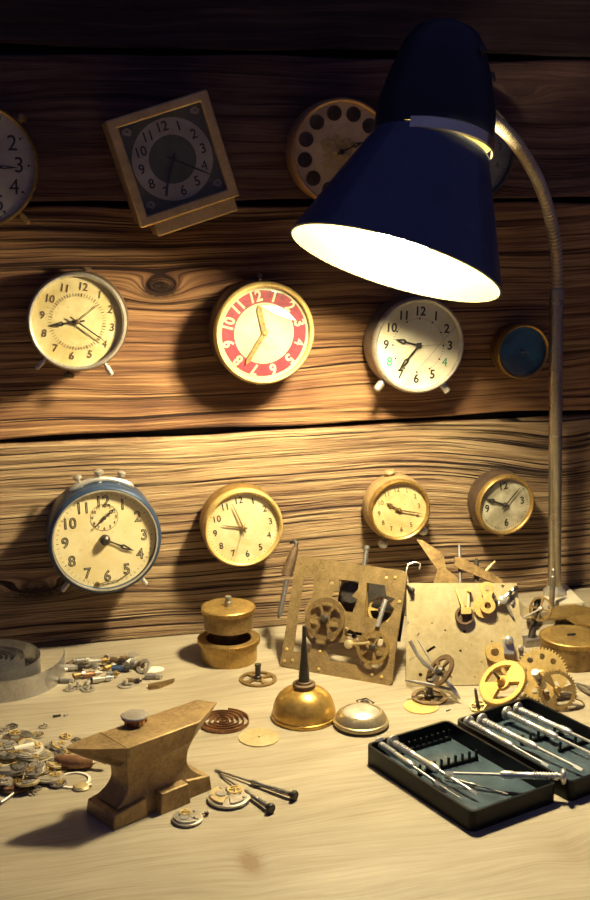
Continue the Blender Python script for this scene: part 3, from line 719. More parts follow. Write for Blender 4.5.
# ------------------------------------------------------------------ movements (small watch works)
def watch_work(p, R, h, rot, label, group=None, stem=0, mats=(NIC, BR_), seed=1, tilt=None, cat='watch part', name='watch_movement'):
    M = at(p, rot)
    if tilt: M = M @ Matrix.Rotation(radians(tilt[0]), 4, 'X') @ Matrix.Rotation(radians(tilt[1]), 4, 'Y')
    t = thing(name, label, cat, M, group); Rn = random.Random(seed)
    m = MB(); m.lathe([(0, 0), (R*.93, 0), (R, h*.25), (R, h*.5), (R*.92, h*.55), (0, h*.55)], 36); m.build('base_plate', mats[0], t)
    m = MB(); a = Rn.uniform(0, 6)
    m.plate([sector(R*.2, R*.88, a, a+2.2, n=10)], h*.55, h*.82); m.build('bridge', mats[1], t)
    m = MB(); m.plate([sector(R*.12, R*.86, a+2.6, a+3.9, n=8)], h*.55, h*.75); m.build('bridge', mats[0], t)
    c = V((R*.45*cos(a+5), R*.45*sin(a+5), 0)); m = MB(); m.plate([circ(c.x, c.y, R*.36, 28)]+spokes(R*.08, R*.28, 3, .25, c.x, c.y), h*.78, h*.9); m.rod(c+V((0, 0, h*.5)), c+V((0, 0, h)), R*.05); m.build('balance_wheel', BRB, t)
    c = V((R*.35*cos(a+1), R*.35*sin(a+1), 0)); m = MB(); m.plate([gearloop(R*.28, 20, R*.03, c.x, c.y)], h*.83, h*.93); m.build('ratchet_wheel', STB, t)
    m = MB()
    for q in range(5):
        b = Rn.uniform(0, 6.28); rr = R*Rn.uniform(.5, .85); m.lathe([(0, h*.92), (R*.07, h*.88), (R*.075, h*.5)], 10, Matrix.Translation((rr*cos(b), rr*sin(b), 0)))
    m.build('screw', STM, t)
    if stem:
        m = MB(); m.rod((R*.95, 0, h*.4), (R*1.25, 0, h*.4), h*.1); m.rod((R*1.25, 0, h*.4), (R*1.45, 0, h*.4), h*.32, None, 16); m.build('winding_crown', STD, t)
    return t
p = T(229, 800); watch_work(p, 21.5*mpp(p), .0065, .6, 'larger silvery watch movement lying in front of the anvil', mats=(NIC, BRP), seed=4)
p = T(187.5, 820.5); watch_work(p, 15.5*mpp(p), .005, .25, 'smaller watch movement with dark winding crown at the anvil foot', mats=(NIC, NIC), seed=9, stem=1)

# ------------------------------------------------------------------ screwdrivers
def screwdriver(head, tip, label, r=.0026, group=None, mat=STB, blade=.42, hr_=1.9, name='precision_screwdriver', hm=None):
    d = tip-head; L = d.length; M = frame(head, d)
    t = thing(name, label, 'screwdriver', M, group)
    hl_ = L*(1-blade)
    m = MB(); m.lathe([(0, -.0003), (r*hr_*.8, 0), (r*hr_, .0012), (r*hr_, .0028), (r*.7, .0042), (r*.7, .0058)], 20); m.build('swivel_head', hm or mat, t)
    m = MB(); pr_ = [(0, .0055), (r, .0058)]
    for i in range(7): z = .008+i*hl_*.045; pr_ += [(r, z), (r*.82, z+hl_*.012), (r*.82, z+hl_*.025), (r, z+hl_*.035)]
    pr_ += [(r*.8, hl_*.5), (r*.8, hl_*.78), (r*1.02, hl_*.82), (r*1.02, hl_*.95), (r*.6, hl_), (0, hl_)]
    m.lathe(pr_, 16); m.build('handle', mat, t)
    m = MB(); w = r*.42; m.rod((0, 0, hl_-.001), (0, 0, L*.93), w, w*.9, 10); m.add([(-w, -w*.8, L*.93), (w, -w*.8, L*.93), (w, w*.8, L*.93), (-w, w*.8, L*.93), (-w*.9, -w*.15, L), (w*.9, -w*.15, L), (w*.9, w*.15, L), (-w*.9, w*.15, L)], [(0, 3, 2, 1), (4, 5, 6, 7), (0, 1, 5, 4), (1, 2, 6, 5), (2, 3, 7, 6), (3, 0, 4, 7)]); m.build('blade', mat, t)
    return t
screwdriver(T(296, 796, .0040), T(215, 770, .0012), 'dark steel screwdriver lying on bench, the one reaching farther right', .0021, mat=STM, blade=.45, hm=STD)
screwdriver(T(272, 809, .0040), T(219, 774, .0012), 'dark steel screwdriver lying on bench, nearer the small watch movements', .0020, mat=STM, blade=.5, hm=STD)

# screwdriver case: two hinged black trays
case = thing('screwdriver_case', 'open black plastic case of precision screwdrivers with two hinged trays', 'tool case', at(T(450, 775)))
CI = case.matrix_world.inverted(); RH = .0155
def tray(name, Lp, Fp, Rp, rim, label=None):
    a = T(*Lp, rim); b = T(*Fp, rim); c = T(*Rp, rim)
    ex = (b-a); ew = ex.length; ex.normalize(); ey = V((-ex.y, ex.x, 0)); eh = (c-b).dot(ey)
    M = CI @ Matrix.Translation(V((a.x, a.y, 0))) @ Matrix((ex, ey, V((0, 0, 1)))).transposed().to_4x4()
    def rr(x0, y0, x1, y1, r, n=5):
        o = []
        for (cx, cy, a0) in ((x1-r, y1-r, 0), (x0+r, y1-r, pi/2), (x0+r, y0+r, pi), (x1-r, y0+r, 1.5*pi)):
            o += [(cx+r*cos(a0+pi/2*i/n), cy+r*sin(a0+pi/2*i/n)) for i in range(n+1)]
        return o
    w = .0022
    m = MB(); m.plate([rr(0, 0, ew, eh, .005), rr(w, w, ew-w, eh-w, .0035)[::-1]], 0, rim, M); m.plate([rr(w*.5, w*.5, ew-w*.5, eh-w*.5, .004)], 0.0002, .003, M, 1)
    t = m.build(name, [BLK, BLKI], case)
    return t, M, ew, eh
t1, M1, w1, h1 = tray('lower_tray', (365.5, 744), (472, 813), (555, 781), RH)
# far corner of the second tray from direction of the first
t2, M2, w2_, h2_ = tray('lid_tray', (455, 719.5), (571, 783), (640, 752), RH)
print('TRAYS', w1, h1, w2_, h2_)
def comb(parent, p0, p1, n, h, z=.003, w=.0016, lean=0):
    m = MB()
    for i in range(n):
        q = p0.lerp(p1, i/(n-1)); m.box((q.x, q.y, z+h/2), (w, w*1.3, h))
    b = p0.lerp(p1, .5); d = p1-p0; m.box((0, 0, 0), (d.length+.003, .0022, .003), Matrix.Translation((b.x, b.y, z+.0015)) @ Matrix.Rotation(atan2(d.y, d.x), 4, 'Z'))
    m.bm.transform(CI); return m.build('holder_comb', BLK, parent)
comb(t1, T(403, 754, .003), T(449, 740, .003), 9, .009); comb(t1, T(420, 775, .003), T(476, 760, .003), 9, .0085)
comb(t2, T(494, 722, .003), T(516, 716, .003), 5, .007); comb(t2, T(522, 745, .003), T(562, 735, .003), 6, .0085); comb(t2, T(560, 752, .003), T(590, 742, .003), 3, .0085)
SG = 'precision screwdrivers in the black case'
screwdriver(T(378, 742.5, .0125), T(440, 785, .0085), 'silver screwdriver in lower tray, closest to the outer long wall', .0029, SG)
screwdriver(T(391, 741, .0125), T(477, 794, .0085), 'long silver screwdriver slanting across lower tray with tip near its front corner', .0030, SG)
screwdriver(T(566, 776.5, .0185), T(445, 773, .0125), 'silver screwdriver lying crosswise over the tray walls with its head outside', .0031, SG, blade=.46)
screwdriver(T(467, 721, .0125), T(548, 766, .0085), 'silver screwdriver in lid tray, nearest to the hinge', .0029, SG)
screwdriver(T(480, 719, .0135), T(582, 770, .0085), 'silver screwdriver in lid tray, second from the hinge', .0030, SG)
screwdriver(T(505, 712, .0125), T(598, 757, .0085), 'silver screwdriver in lid tray, third from the hinge', .0030, SG)
screwdriver(T(516, 708, .0125), T(615, 753, .0085), 'silver screwdriver in lid tray, farthest from the hinge', .0030, SG)
screwdriver(T(461, 727, .0065), T(490, 743, .005), 'short thin steel bit beside the hinge of the lid tray', .0013, SG, mat=STM, blade=.3, hr_=1.1, name='screwdriver_bit')
screwdriver(T(520, 756, .007), T(546, 769, .005), 'short thick steel bit near the outer corner of the lid tray', .0016, SG, mat=STM, blade=.3, hr_=1.1, name='screwdriver_bit')
screwdriver(T(445, 777, .0055), T(508, 794, .0045), 'thin dark screwdriver lying on the floor of the lower tray', .0012, SG, mat=STM, blade=.5, hr_=1.1)
screwdriver(T(432, 781, .0055), T(462, 799, .0045), 'thin dark bit lying in the near corner of the lower tray', .0011, SG, mat=STM, blade=.5, hr_=1.1, name='screwdriver_bit')

# tweezers entering at right edge
tw = thing('tweezers', 'pair of dark pointed tweezers at right edge beside the drum', 'tweezers', at(T(590, 690)))
for q in (-1, 1):
    m = MB(); a = T(576, 683, .003)-T(590, 690); b = T(600, 696, .004)-T(590, 690); n = V((-(b-a).y, (b-a).x, 0)).normalized()
    m.tube([a+n*.0006*q, a.lerp(b, .3)+n*.003*q, b+n*.0035*q, b+(b-a)*1.4+n*.001*q], [.0005, .0014, .0018, .0018], 8); m.build('arm', STM, tw)
#PART3
# ------------------------------------------------------------------ leaning plate frames
def lean_frame(BL, BR, alpha):
    a = T(*BL); b = T(*BR); e = (b-a); w = e.length; e.normalize(); nb = V((0, 0, 1)).cross(e)
    v = V((0, 0, 1))*cos(radians(alpha))+nb*sin(radians(alpha)); n = e.cross(v)
    return Matrix.Translation(a) @ Matrix((e, v, n)).transposed().to_4x4(), w
def mapper(M, off=0.0):
    o = M @ V((0, 0, off)); n = (M.to_3x3() @ V((0, 0, 1))); I = M.inverted()
    def f(x, y): q = I @ onplane(x, y, o, n); return (q.x, q.y)
    return f
# --- skeleton brass movement
M, w = lean_frame((280, 666), (391, 685), 25)
mv = thing('clock_movement', 'brown brass skeleton clock movement with spoked wheels leaning at centre', 'clock movement', M)
f = mapper(M, .002); Z = lambda pts: [f(270+x/4.214, 540+y/4.214) for x, y in pts]
outer = Z([(40, 528), (52, 470), (85, 240), (112, 80), (128, 68), (230, 82), (350, 100), (560, 128), (578, 145), (560, 260), (535, 420), (515, 600), (500, 614), (380, 598), (200, 565)])
H1 = Z([(142, 152), (186, 158), (180, 232), (146, 290), (148, 400), (176, 440), (168, 474), (96, 470), (115, 330)])
H2 = Z([(290, 166), (374, 174), (372, 205), (346, 236), (368, 250), (354, 306), (316, 300), (292, 262), (262, 246), (258, 222), (292, 212)])
H3 = Z([(408, 180), (484, 190), (490, 234), (530, 248), (506, 268), (524, 292), (500, 344), (470, 352), (440, 332), (398, 326), (402, 262)])
H4 = Z([(244, 442), (300, 430), (350, 436), (384, 480), (388, 502), (380, 528), (250, 508), (234, 470)])
H5 = Z([(316, 362), (350, 385), (392, 392), (378, 425), (340, 422), (312, 400)])
H6 = Z([(455, 400), (478, 404), (474, 440), (462, 470), (450, 440)])
def zc(x, y, r): c = f(270+x/4.214, 540+y/4.214); return circ(c[0], c[1], r, 14)[::-1]
m = MB(); m.plate([outer, H1, H2, H3, H4, H5, H6, zc(258, 182, .0026), zc(442, 520, .0042), zc(128, 100, .0009), zc(158, 113, .0008), zc(222, 122, .0012)], 0, .002)
fp = m.build('front_plate', metal('worn_plate_brass', (.50, .35, .15), (.19, .13, .055), .42, .6, 70, .3, stain=.8), mv)
m = MB()
for x, y in ((430, 567), (470, 578), (205, 545), (490, 160), (545, 260), (70, 460), (95, 508), (210, 470), (527, 158), (60, 510)):
    c = f(270+x/4.214, 540+y/4.214); m.lathe([(0, .0031), (.0013, .0028), (.0016, .002)], 12, Matrix.Translation((c[0], c[1], 0)))
m.build('rivets', BRB, fp)
bx = [p_[0] for p_ in outer]; by = [p_[1] for p_ in outer]
x0_, x1_, y0_, y1_ = .036, w-.006, .040, max(by)-.010
m = MB(); D = -.026
m.plate([[(x0_, y0_), (x1_, y0_), (x1_, y1_), (x0_, y1_)], [(x0_+.006, y0_+.004), (x0_+.006, y0_+.012), (x0_+.02, y0_+.012), (x0_+.02, y0_+.004)]], D-.0018, D)
m.build('back_plate', STD, mv)
for cx, cy in ((x0_+.004, y0_+.006), (x1_-.004, y0_+.006), (x0_+.006, y1_-.004), (x1_-.006, y1_-.006)):
    m = MB(); m.lathe([(.0022, D), (.0022, D*.85), (.0032, D*.8), (.0025, D*.5), (.0032, D*.2), (.0022, D*.15), (.0022, 0)], 14, Matrix.Translation((cx, cy, 0))); m.build('pillar', BR_, mv)
def zw(x, y): return f(270+x/4.214, 540+y/4.214)
def wheel(root, c, R, z, k, sp, mat, rim=.80, hub=.24, n=56, teeth=0, shaft=None, sm=STD, name='wheel', w_=.16, t=.0014, hubh=.004, cone=True):
    m = MB(); m.plate([gearloop(R, teeth, R*.07) if teeth else circ(0, 0, R, n)]+(spokes(R*hub, R*rim, k, w_) if k else []), z, z+t, Matrix.Translation((c[0], c[1], 0))); o = m.build(name, mat, root)
    m = MB(); m.lathe([(R*hub*.8, z), (R*hub*.8, z+t+hubh*.4), (R*hub*.4, z+t+hubh), (0, z+t+hubh)] if cone else [(R*.1, z-.001), (R*.1, z+t+hubh), (0, z+t+hubh)], 20, Matrix.Translation((c[0], c[1], 0))); m.build('hub', sm, o)
    return o
wheel(mv, zw(240, 334), 21*mpp(M @ V((.04, .05, 0))), .0065, 6, 6, BRD, w_=.13); c = zw(240, 334)
m = MB(); m.rod((c[0], c[1], D), (c[0], c[1], .0065), .0018); m.build('arbor', STD, mv)
wheel(mv, zw(440, 455), 17*mpp(M @ V((.09, .03, 0))), .006, 5, 5, BR_, w_=.16, hubh=.003); c = zw(440, 455)
m = MB(); m.rod((c[0], c[1], D), (c[0], c[1], .006), .0016); m.build('arbor', STD, mv)
m = MB(); a = zw(335, 440); b = zw(432, 438); m.rod((*b, .010), (*a, .004), .0016, .0009); m.lathe([(.0035, .002), (.0042, .005), (.0015, .006), (0, .006)], 16, Matrix.Translation((*a, 0))); m.build('click_lever', BRP, mv)
m = MB(); a = zw(484, 250); b = zw(455, 368); m.rod((*a, -.001), (*b, .004), .0022); m.build('steel_rod', STB, mv)
m = MB(); a = zw(345, 255); b = zw(385, 400); m.plate([Z([(370, 165), (405, 170), (400, 320), (440, 330), (430, 372), (385, 395), (330, 360), (345, 330), (340, 300), (352, 250)])], -.006, -.004); m.build('inner_bridge', BR_, mv)
m = MB(); c = (zw(330, 215)); m.lathe([(0, -.006), (.010, -.006), (.010, -.024), (0, -.024)], 30, Matrix.Translation((c[0], c[1], 0))); m.build('spring_barrel', STD, mv)
c = zw(450, 290); wheel(mv, c, .013, -.012, 4, 4, BRB, teeth=40)
c = zw(335, 400); wheel(mv, c, .010, -.012, 4, 4, BRB, teeth=36)
# rear post and hammer at left
m = MB(); c = zw(382, 85); m.rod((c[0], c[1]-.02, -.012), (c[0]-.001, c[1]+.012, -.012), .0022); m.lathe([(.003, 0), (.003, .003), (0, .004)], 14, Matrix.Translation((c[0]-.001, c[1]+.012, -.012)) @ Matrix.Rotation(-pi/2, 4, 'X')); m.build('standing_post', STM, mv)
fm = mapper(M, -.012)
hh = thing; m = MB(); g = lambda x, y: V((*fm(270+x/4.214, 540+y/4.214), -.012))
m.tube([g(70, 150), g(78, 120), g(98, 60), g(108, 30)], [.0055, .0055, .0042, .003], 12); hm = m.build('strike_hammer', RUST, mv)
m = MB(); m.tube([g(108, 32), g(112, 12), g(98, 4), g(84, 12)], [.0022, .0022, .002, .001], 8); m.build('hook', STD, hm)
m = MB(); m.rod(g(72, 165), g(40, 320), .0024); m.rod(g(40, 312), g(36, 330), .0012); m.build('steel_rod', STM, hm)

# --- square pale plate with its mechanism
M, w = lean_frame((405, 686), (527, 684), 29)
PM = M; w = .1075
sq = thing('clock_movement', 'pale square brass clock plate carrying small levers and a ratchet gear', 'clock movement', M)
f = mapper(M, .002); z5 = lambda x, y: f(390+x/2.95, 560+y/2.95); Z5 = lambda pts: [z5(*q) for q in pts]
outer = Z5([(47, 374), (49, 68), (374, 68), (404, 364)])
holes = [(52, 186, 1.6), (163, 207, 1.0), (124, 186, .7), (220, 211, 1.6), (208, 268, 1.2), (90, 338, 1.8), (270, 300, .7), (300, 240, .8), (333, 77, 1.6), (250, 345, .7), (175, 330, .7), (65, 190, .6), (345, 180, .7), (240, 250, .5), (180, 345, .9), (60, 120, .6)]
hl = []
for x, y, r in holes: c = z5(x, y); hl.append(circ(c[0], c[1], r*.001, 10)[::-1])
m = MB(); m.plate([outer, Z5([(106, 268), (130, 252), (135, 258), (111, 274)]), Z5([(76, 225), (86, 214), (88, 216), (78, 228)]), Z5([(56, 294), (74, 282), (75, 285), (58, 297)])]+hl, 0, .002)
sp_ = m.build('front_plate', BRP, sq)
m = MB(); y1_ = outer[1][1]; m.plate([[(.016, .022), (w-.010, .022), (w-.012, y1_-.01), (.016, y1_-.01)]], -.022, -.020); m.build('back_plate', BRD, sq)
for cx, cy in ((.020, .026), (w-.014, .026), (.020, y1_-.014), (w-.016, y1_-.014)):
    m = MB(); m.rod((cx, cy, -.021), (cx, cy, 0), .0022); m.build('pillar', BR_, sq)
def sqw(x, y, R, z, k, mat, teeth, name='gear', **kw): return wheel(sq, z5(x, y), R, z, k, k, mat, teeth=teeth, name=name, **kw)
# barrel with fork, upper middle
c = z5(218, 165); m = MB(); m.lathe([(.0078, .002), (.0085, .003), (.0085, .0075), (.0065, .0075), (.0065, .0045), (0, .0045)], 28, Matrix.Translation((*c, 0))); m.build('spring_drum', RUST, sq)
m = MB(); a, b, d, e = z5(196, 88), z5(214, 150), z5(232, 92), z5(226, 150)
for p_, q_ in ((a, b), (d, e)): m.tube([(*p_, .003), (*q_, .010)], [.0009, .0016], 8)
m.box(((b[0]+e[0])/2, b[1]-.001, .010), (.009, .006, .003)); m.rod((*d, .002), (*d, .009), .0018); m.build('fork', BRB, sq)
# eye lever and ratchet gear
def link(root, a, b, ra, rb, z, mat, name='lever', hole=True, t=.002):
    m = MB(); d = V(b)-V(a); L = d.length; A_ = atan2(d.y, d.x)
    lp = [(ra*cos(t_), ra*sin(t_)) for t_ in [pi*.3+1.4*pi*i/14 for i in range(15)]]+[(L*.5, -min(ra, rb)*.6)]+[(L+rb*cos(t_), rb*sin(t_)) for t_ in [-.7*pi+1.4*pi*i/14 for i in range(15)]]+[(L*.5, min(ra, rb)*.6)]
    m.plate([lp]+([circ(0, 0, ra*.45, 12)[::-1], circ(L, 0, rb*.45, 12)[::-1]] if hole else []), z, z+t, Matrix.Translation((a[0], a[1], 0)) @ Matrix.Rotation(A_, 4, 'Z')); return m.build(name, mat, root)
sqw(277, 140, .0105, .004, 0, BRB, 22, name='ratchet_gear', hubh=.002)
link(sq, z5(282, 88), z5(284, 138), .0062, .007, .0075, BRB)
m = MB(); c = z5(250, 165); 
m = MB(); a = z5(362, 88); b = z5(330, 118); d = z5(318, 132); e = z5(362, 168); g2 = z5(340, 130)
m.tube([(*a, .006), (*b, .007), (*d, .006)], [.0012, .0018, .0024], 8); m.tube([(*g2, .006), (*e, .004)], [.0015, .0011], 8)
m.lathe([(.0035, .002), (.0038, .009), (.002, .010), (0, .010)], 14, Matrix.Translation((*z5(330, 122), 0))); m.build('lever', NIC, sq)
m = MB(); 
for x, y in ((352, 98), (368, 84), (310, 125)): m.lathe([(.0019, .002), (.0019, .008), (.0008, .0095), (0, .0095)], 12, Matrix.Translation((*z5(x, y), 0)))
m.build('pivot_pin', STD, sq)
m = MB()
for x, y in ((358, 115), (364, 123), (360, 130)): m.lathe([(.0013, .002), (.0013, .004), (0, .0045)], 10, Matrix.Translation((*z5(x, y), 0)))
m.build('screw', STM, sq)
# lower right
link(sq, z5(306, 274), z5(342, 322), .0085, .006, .0055, BRB, t=.003)
m = MB(); c = z5(345, 258); m.box((c[0], c[1], .006), (.009, .014, .009)); m.lathe([(.003, .009), (.004, .014), (.0015, .016), (0, .016)], 14, Matrix.Translation((c[0], c[1]+.005, 0))); m.build('bracket', STB, sq)
m = MB(); c = z5(384, 262); m.lathe([(.0022, .002), (.0026, .006), (0, .007)], 12, Matrix.Translation((*c, 0))); m.tube([(*c, .004), (*z5(382, 300), .003)], .0008, 6); m.build('pivot_pin', STM, sq)
m = MB(); a = z5(50, 76); b = z5(66, 96); m.tube([(*a, .003), (*b, .008)], [.0009, .0018], 8); m.lathe([(.0022, .002), (.0026, .006), (0, .007)], 12, Matrix.Translation((*z5(64, 90), 0))); m.build('pivot_pin', STD, sq)
# levers and arbors rising behind
fb = mapper(M, -.016); B5 = lambda x, y: fb(390+x/2.95, 530+y/2.95)
m = MB(); m.plate([[B5(*q) for q in ((78, 28), (95, 30), (158, 72), (165, 115), (205, 145), (200, 165), (125, 165), (140, 118), (108, 72))]], -.0175, -.0155); m.build('curved_lever', BRD, sq)
m = MB(); m.plate([[B5(*q) for q in ((188, 82), (210, 85), (330, 150), (325, 168), (210, 120), (188, 110))]], -.0125, -.0105); m.build('long_lever', BRD, sq)
for (xa, ya, xb, yb, r, mt) in ((204, 42, 207, 160, .0019, STM), (255, 84, 254, 150, .0022, STD), (310, 92, 255, 152, .0014, BRP)):
    m = MB(); a = B5(xa, ya); b = B5(xb, yb); m.tube([(*a, -.016), V((*a, -.016)).lerp(V((*b, -.016)), .12), V((*a, -.016)).lerp(V((*b, -.016)), .14), (*b, -.016)], [r*.6, r*.6, r, r], 10); m.build('arbor', mt, sq)
m = MB(); m.tube([(*B5(85, 118), -.012), (*B5(88, 102), -.012), (*B5(70, 97), -.012), (*B5(52, 104), -.012), (*B5(46, 125), -.012), (*B5(52, 160), -.012)], .0008, 6); m.build('wire_hook', NIC, sq)
# ------------------------------------------------------------------ loose wheels before the square plate
p = T(430, 700); sc = mpp(p)
ew = thing('escapement_wheels', 'dark spoked clock wheels and rods tumbled before the square plate', 'gear', at(p))
m = MB(); R = 18*sc; m.plate([circ(0, 0, R, 44)]+spokes(R*.3, R*.76, 4, .2), 0, .0014, Matrix.Translation((0, .002, .0016)) @ Matrix.Rotation(radians(3), 4, 'X'))
m.build('flat_wheel', RUST, ew)
m = MB(); m.lathe([(.0045, 0), (.0045, .004), (.003, .005), (.003, .016), (.0022, .018), (0, .018)], 20, Matrix.Translation((0, .002, 0))); m.build('hub', STD, ew)
WC = CAM+ray(440, 671)*((T(436, 700)-CAM).dot(CF)); wn = V((-.72, -.05, .60))
FM = ew.matrix_world.inverted() @ frame(WC, wn, (1, 0, .7)); R = 18.5*sc
m = MB(); m.plate([circ(0, 0, R, 44)]+spokes(R*.26, R*.74, 5, .17), -.001, .001, FM); m.build('tilted_wheel', RUST, ew)
m = MB(); m.lathe([(.0035, -.003), (.0045, -.001), (.0045, .002), (.002, .004), (0, .004)], 18, FM); m.build('hub', STD, ew)
EI = ew.matrix_world.inverted(); dep = (WC-CAM).dot(CF)
def E3(x, y, dd=0): return EI @ (CAM+ray(x, y)*(dep+dd))
m = MB(); m.tube([E3(410, 641, .012), E3(418, 656, .008), E3(425, 664, .004), E3(436, 672, 0)], [.0018, .0016, .0022, .0016], 8); m.build('arbor', STM, ew)
m = MB(); m.rod(E3(418, 640, .012), E3(432, 663, .004), .0008); m.build('arbor', NIC, ew)
m = MB(); m.tube([E3(443, 676, 0), E3(455, 692, -.006), E3(460.5, 699, -.008)], [.0020, .0022, .0008], 10); m.build('steel_rod', STB, ew)
m = MB(); m.tube([E3(405, 680, -.002), E3(425, 684, -.006), E3(452, 690, -.010)], [.0008, .0020, .0014], 8); m.build('steel_rod', STM, ew)
m = MB(); m.rod(E3(427, 690, 0), E3(440, 671, 0), .0028, .0022); m.build('fork', STM, ew)

# tilted oval gear with shaft, leaning on plate
def G3(x, y, z): return T(x, y, z)
def tilted_gear(px, py, depthp, n, R_px, teeth, k, label, mat, shaft, xd=(1, 0, 0), ri=.2, t=.0022, holes=None, w_=.2, name='clock_gear', sm=STD, sh_r=.0016):
    dep = (T(*depthp)-CAM).dot(CF); c = CAM+ray(px, py)*dep; R = R_px*dep/FOC; n = V(n).normalized()
    low = R*sqrt(max(0, 1-n.z**2)); c.z = max(c.z, low+.0005)
    g = thing(name, label, 'gear', frame(c, n, xd)); GI = g.matrix_world.inverted()
    loops = [gearloop(R, teeth, R*(.055 if teeth > 60 else .085))]
    if k: loops += spokes(R*ri, R*.78, k, w_)
    if holes:
        for i in range(holes): a = 2*pi*i/holes; loops.append(circ(R*.66*cos(a), R*.66*sin(a), R*.115, 14)[::-1])
    m = MB(); m.plate(loops, -t/2, t/2); m.build('wheel', mat, g)
    m = MB(); m.lathe([(R*.17, -t), (R*.17, t*1.3), (R*.1, t*2), (0, t*2)], 18); m.build('hub', mat, g)
    if shaft: m = MB(); m.tube([(0, 0, -shaft*.12), (0, 0, shaft*.35), (0, 0, shaft)], [sh_r*1.2, sh_r, sh_r*.7], 10); m.build('shaft', sm, g)
    return g
GYL = metal('yellow_brass', (.72, .47, .13), (.50, .31, .08), .62, .2)
tilted_gear(503, 683, (503, 709), (-.60, -.28, .72), 25.5, 72, 2, 'yellow brass gear on a dark shaft leaning against the square plate', GYL, .019, w_=.62, ri=.3, t=.004)
tilted_gear(478, 706.5, (478, 710), (-.25, -.25, .93), 8.5, 8, 3, 'tiny brass wheel with pointed shaft behind the lid tray', BRB, .020, name='clock_pinion', w_=.2)
bp_ = T(489.5, 707)
tilted_gear(541, 682, (545, 699), (-.25, -.85, .45), 27, 48, 0, 'large yellow toothed gear with ring of round holes, beside the drum', BRB, .0, holes=9, t=.002)
tilted_gear(557, 690, (556, 710), (-.15, -.86, .48), 20.5, 40, 3, 'toothed gear with three curved openings, foremost by the drum', BR_, .0, w_=.25)
p = CAM+ray(543, 686)*((T(545, 704)-CAM).dot(CF)); q = CAM+ray(535, 672)*((T(545, 704)-CAM).dot(CF)-.012)
m = MB(); m.rod(V((0, 0, 0)), q-p, .0036, .0034, 16); tag(m.build('steel_pin', NIC, None), 'thick steel pin standing in the large gear with round holes', 'pin', M=Matrix.Translation(p))
p = T(570, 704); m = MB(); m.plate([circ(0, 0, .0125, 36), circ(0, 0, .0112, 36)[::-1]], 0, .0008); tag(m.build('metal_ring', BRD, None), 'thin dark metal ring flat on bench behind the lid tray', 'ring', M=at(p))

# black post with hand wheel and arm behind
p = T(531, 645); sc = mpp(p)
bpst = thing('clock_arbor_stand', 'black upright rod carrying a small spoked wheel beside the drum', 'clock part', at(p))
BI = bpst.matrix_world.inverted(); dp_ = (p-CAM).dot(CF)
m = MB(); m.box((0, 0, .004), (.016, .012, .008)); m.build('base', STM, bpst, .0006)
tp = BI @ (CAM+ray(538, 598)*(dp_+.004)); m = MB(); m.tube([(0, 0, .006), tp*.9, tp*.9, tp], [.0036, .0030, .0040, .0036], 14); m.build('rod', STD, bpst)
wc = BI @ (CAM+ray(540.5, 609)*(dp_-.006)); FM = frame(wc, (-.75, -.55, .35), (0, 0, 1)); R = 12.5*sc
m = MB(); m.plate([circ(0, 0, R, 40)]+spokes(R*.22, R*.84, 4, .14), -.0007, .0007, FM); m.build('spoked_wheel', BRD, bpst)
e_ = BI @ (CAM+ray(523, 618)*(dp_-.012)); m = MB(); m.rod(e_, wc, .0010, .0012); m.lathe([(.002, -.004), (.002, .002), (0, .003)], 12, FM); m.build('arm', NIC, bpst)
# small spindle before the lamp post
p = T(549, 600, .0143); m = MB(); m.lathe([(.004, 0), (.004, .002), (.0028, .003), (.0028, .034), (.0018, .035), (.0018, .041), (.0010, .042), (0, .043)], 16)
sp = T(552, 594, .0187); sp = W(551, 601, .058); m2 = tag(m.build('steel_spindle', STM, None), 'thin steel spindle standing on the block just before the lamp post', 'spindle', M=Matrix.Translation((sp.x, -.060, .0143)))
# brass plates on the block
bz = .0145
def flat(name, label, pts, z, t, mat, cat, holes=()):
    c = sum([T(x, y, z+t) for x, y in pts], V())/len(pts); c.z = z
    lp = [((T(x, y, z+t)-c).x, (T(x, y, z+t)-c).y) for x, y in pts]
    hl = [circ((T(x, y, z+t)-c).x, (T(x, y, z+t)-c).y, r, 12)[::-1] for x, y, r in holes]
    m = MB(); m.plate([lp]+hl, 0, t); return tag(m.build(name, mat, None), label, cat, M=Matrix.Translation(c))
flat('brass_plate', 'flat shaped brass plate lying on the wooden block above the drum', [(540, 619), (556, 606), (575, 604), (602, 610), (600, 626), (578, 624), (566, 617)], bz, .0022, BR_, 'clock plate', [(582, 614, .001)])
flat('brass_plate', 'narrow brass bracket on wooden block beside the black rod', [(523, 608), (534, 606), (540, 611), (534, 617), (524, 616)], bz, .0018, BRP, 'clock plate')

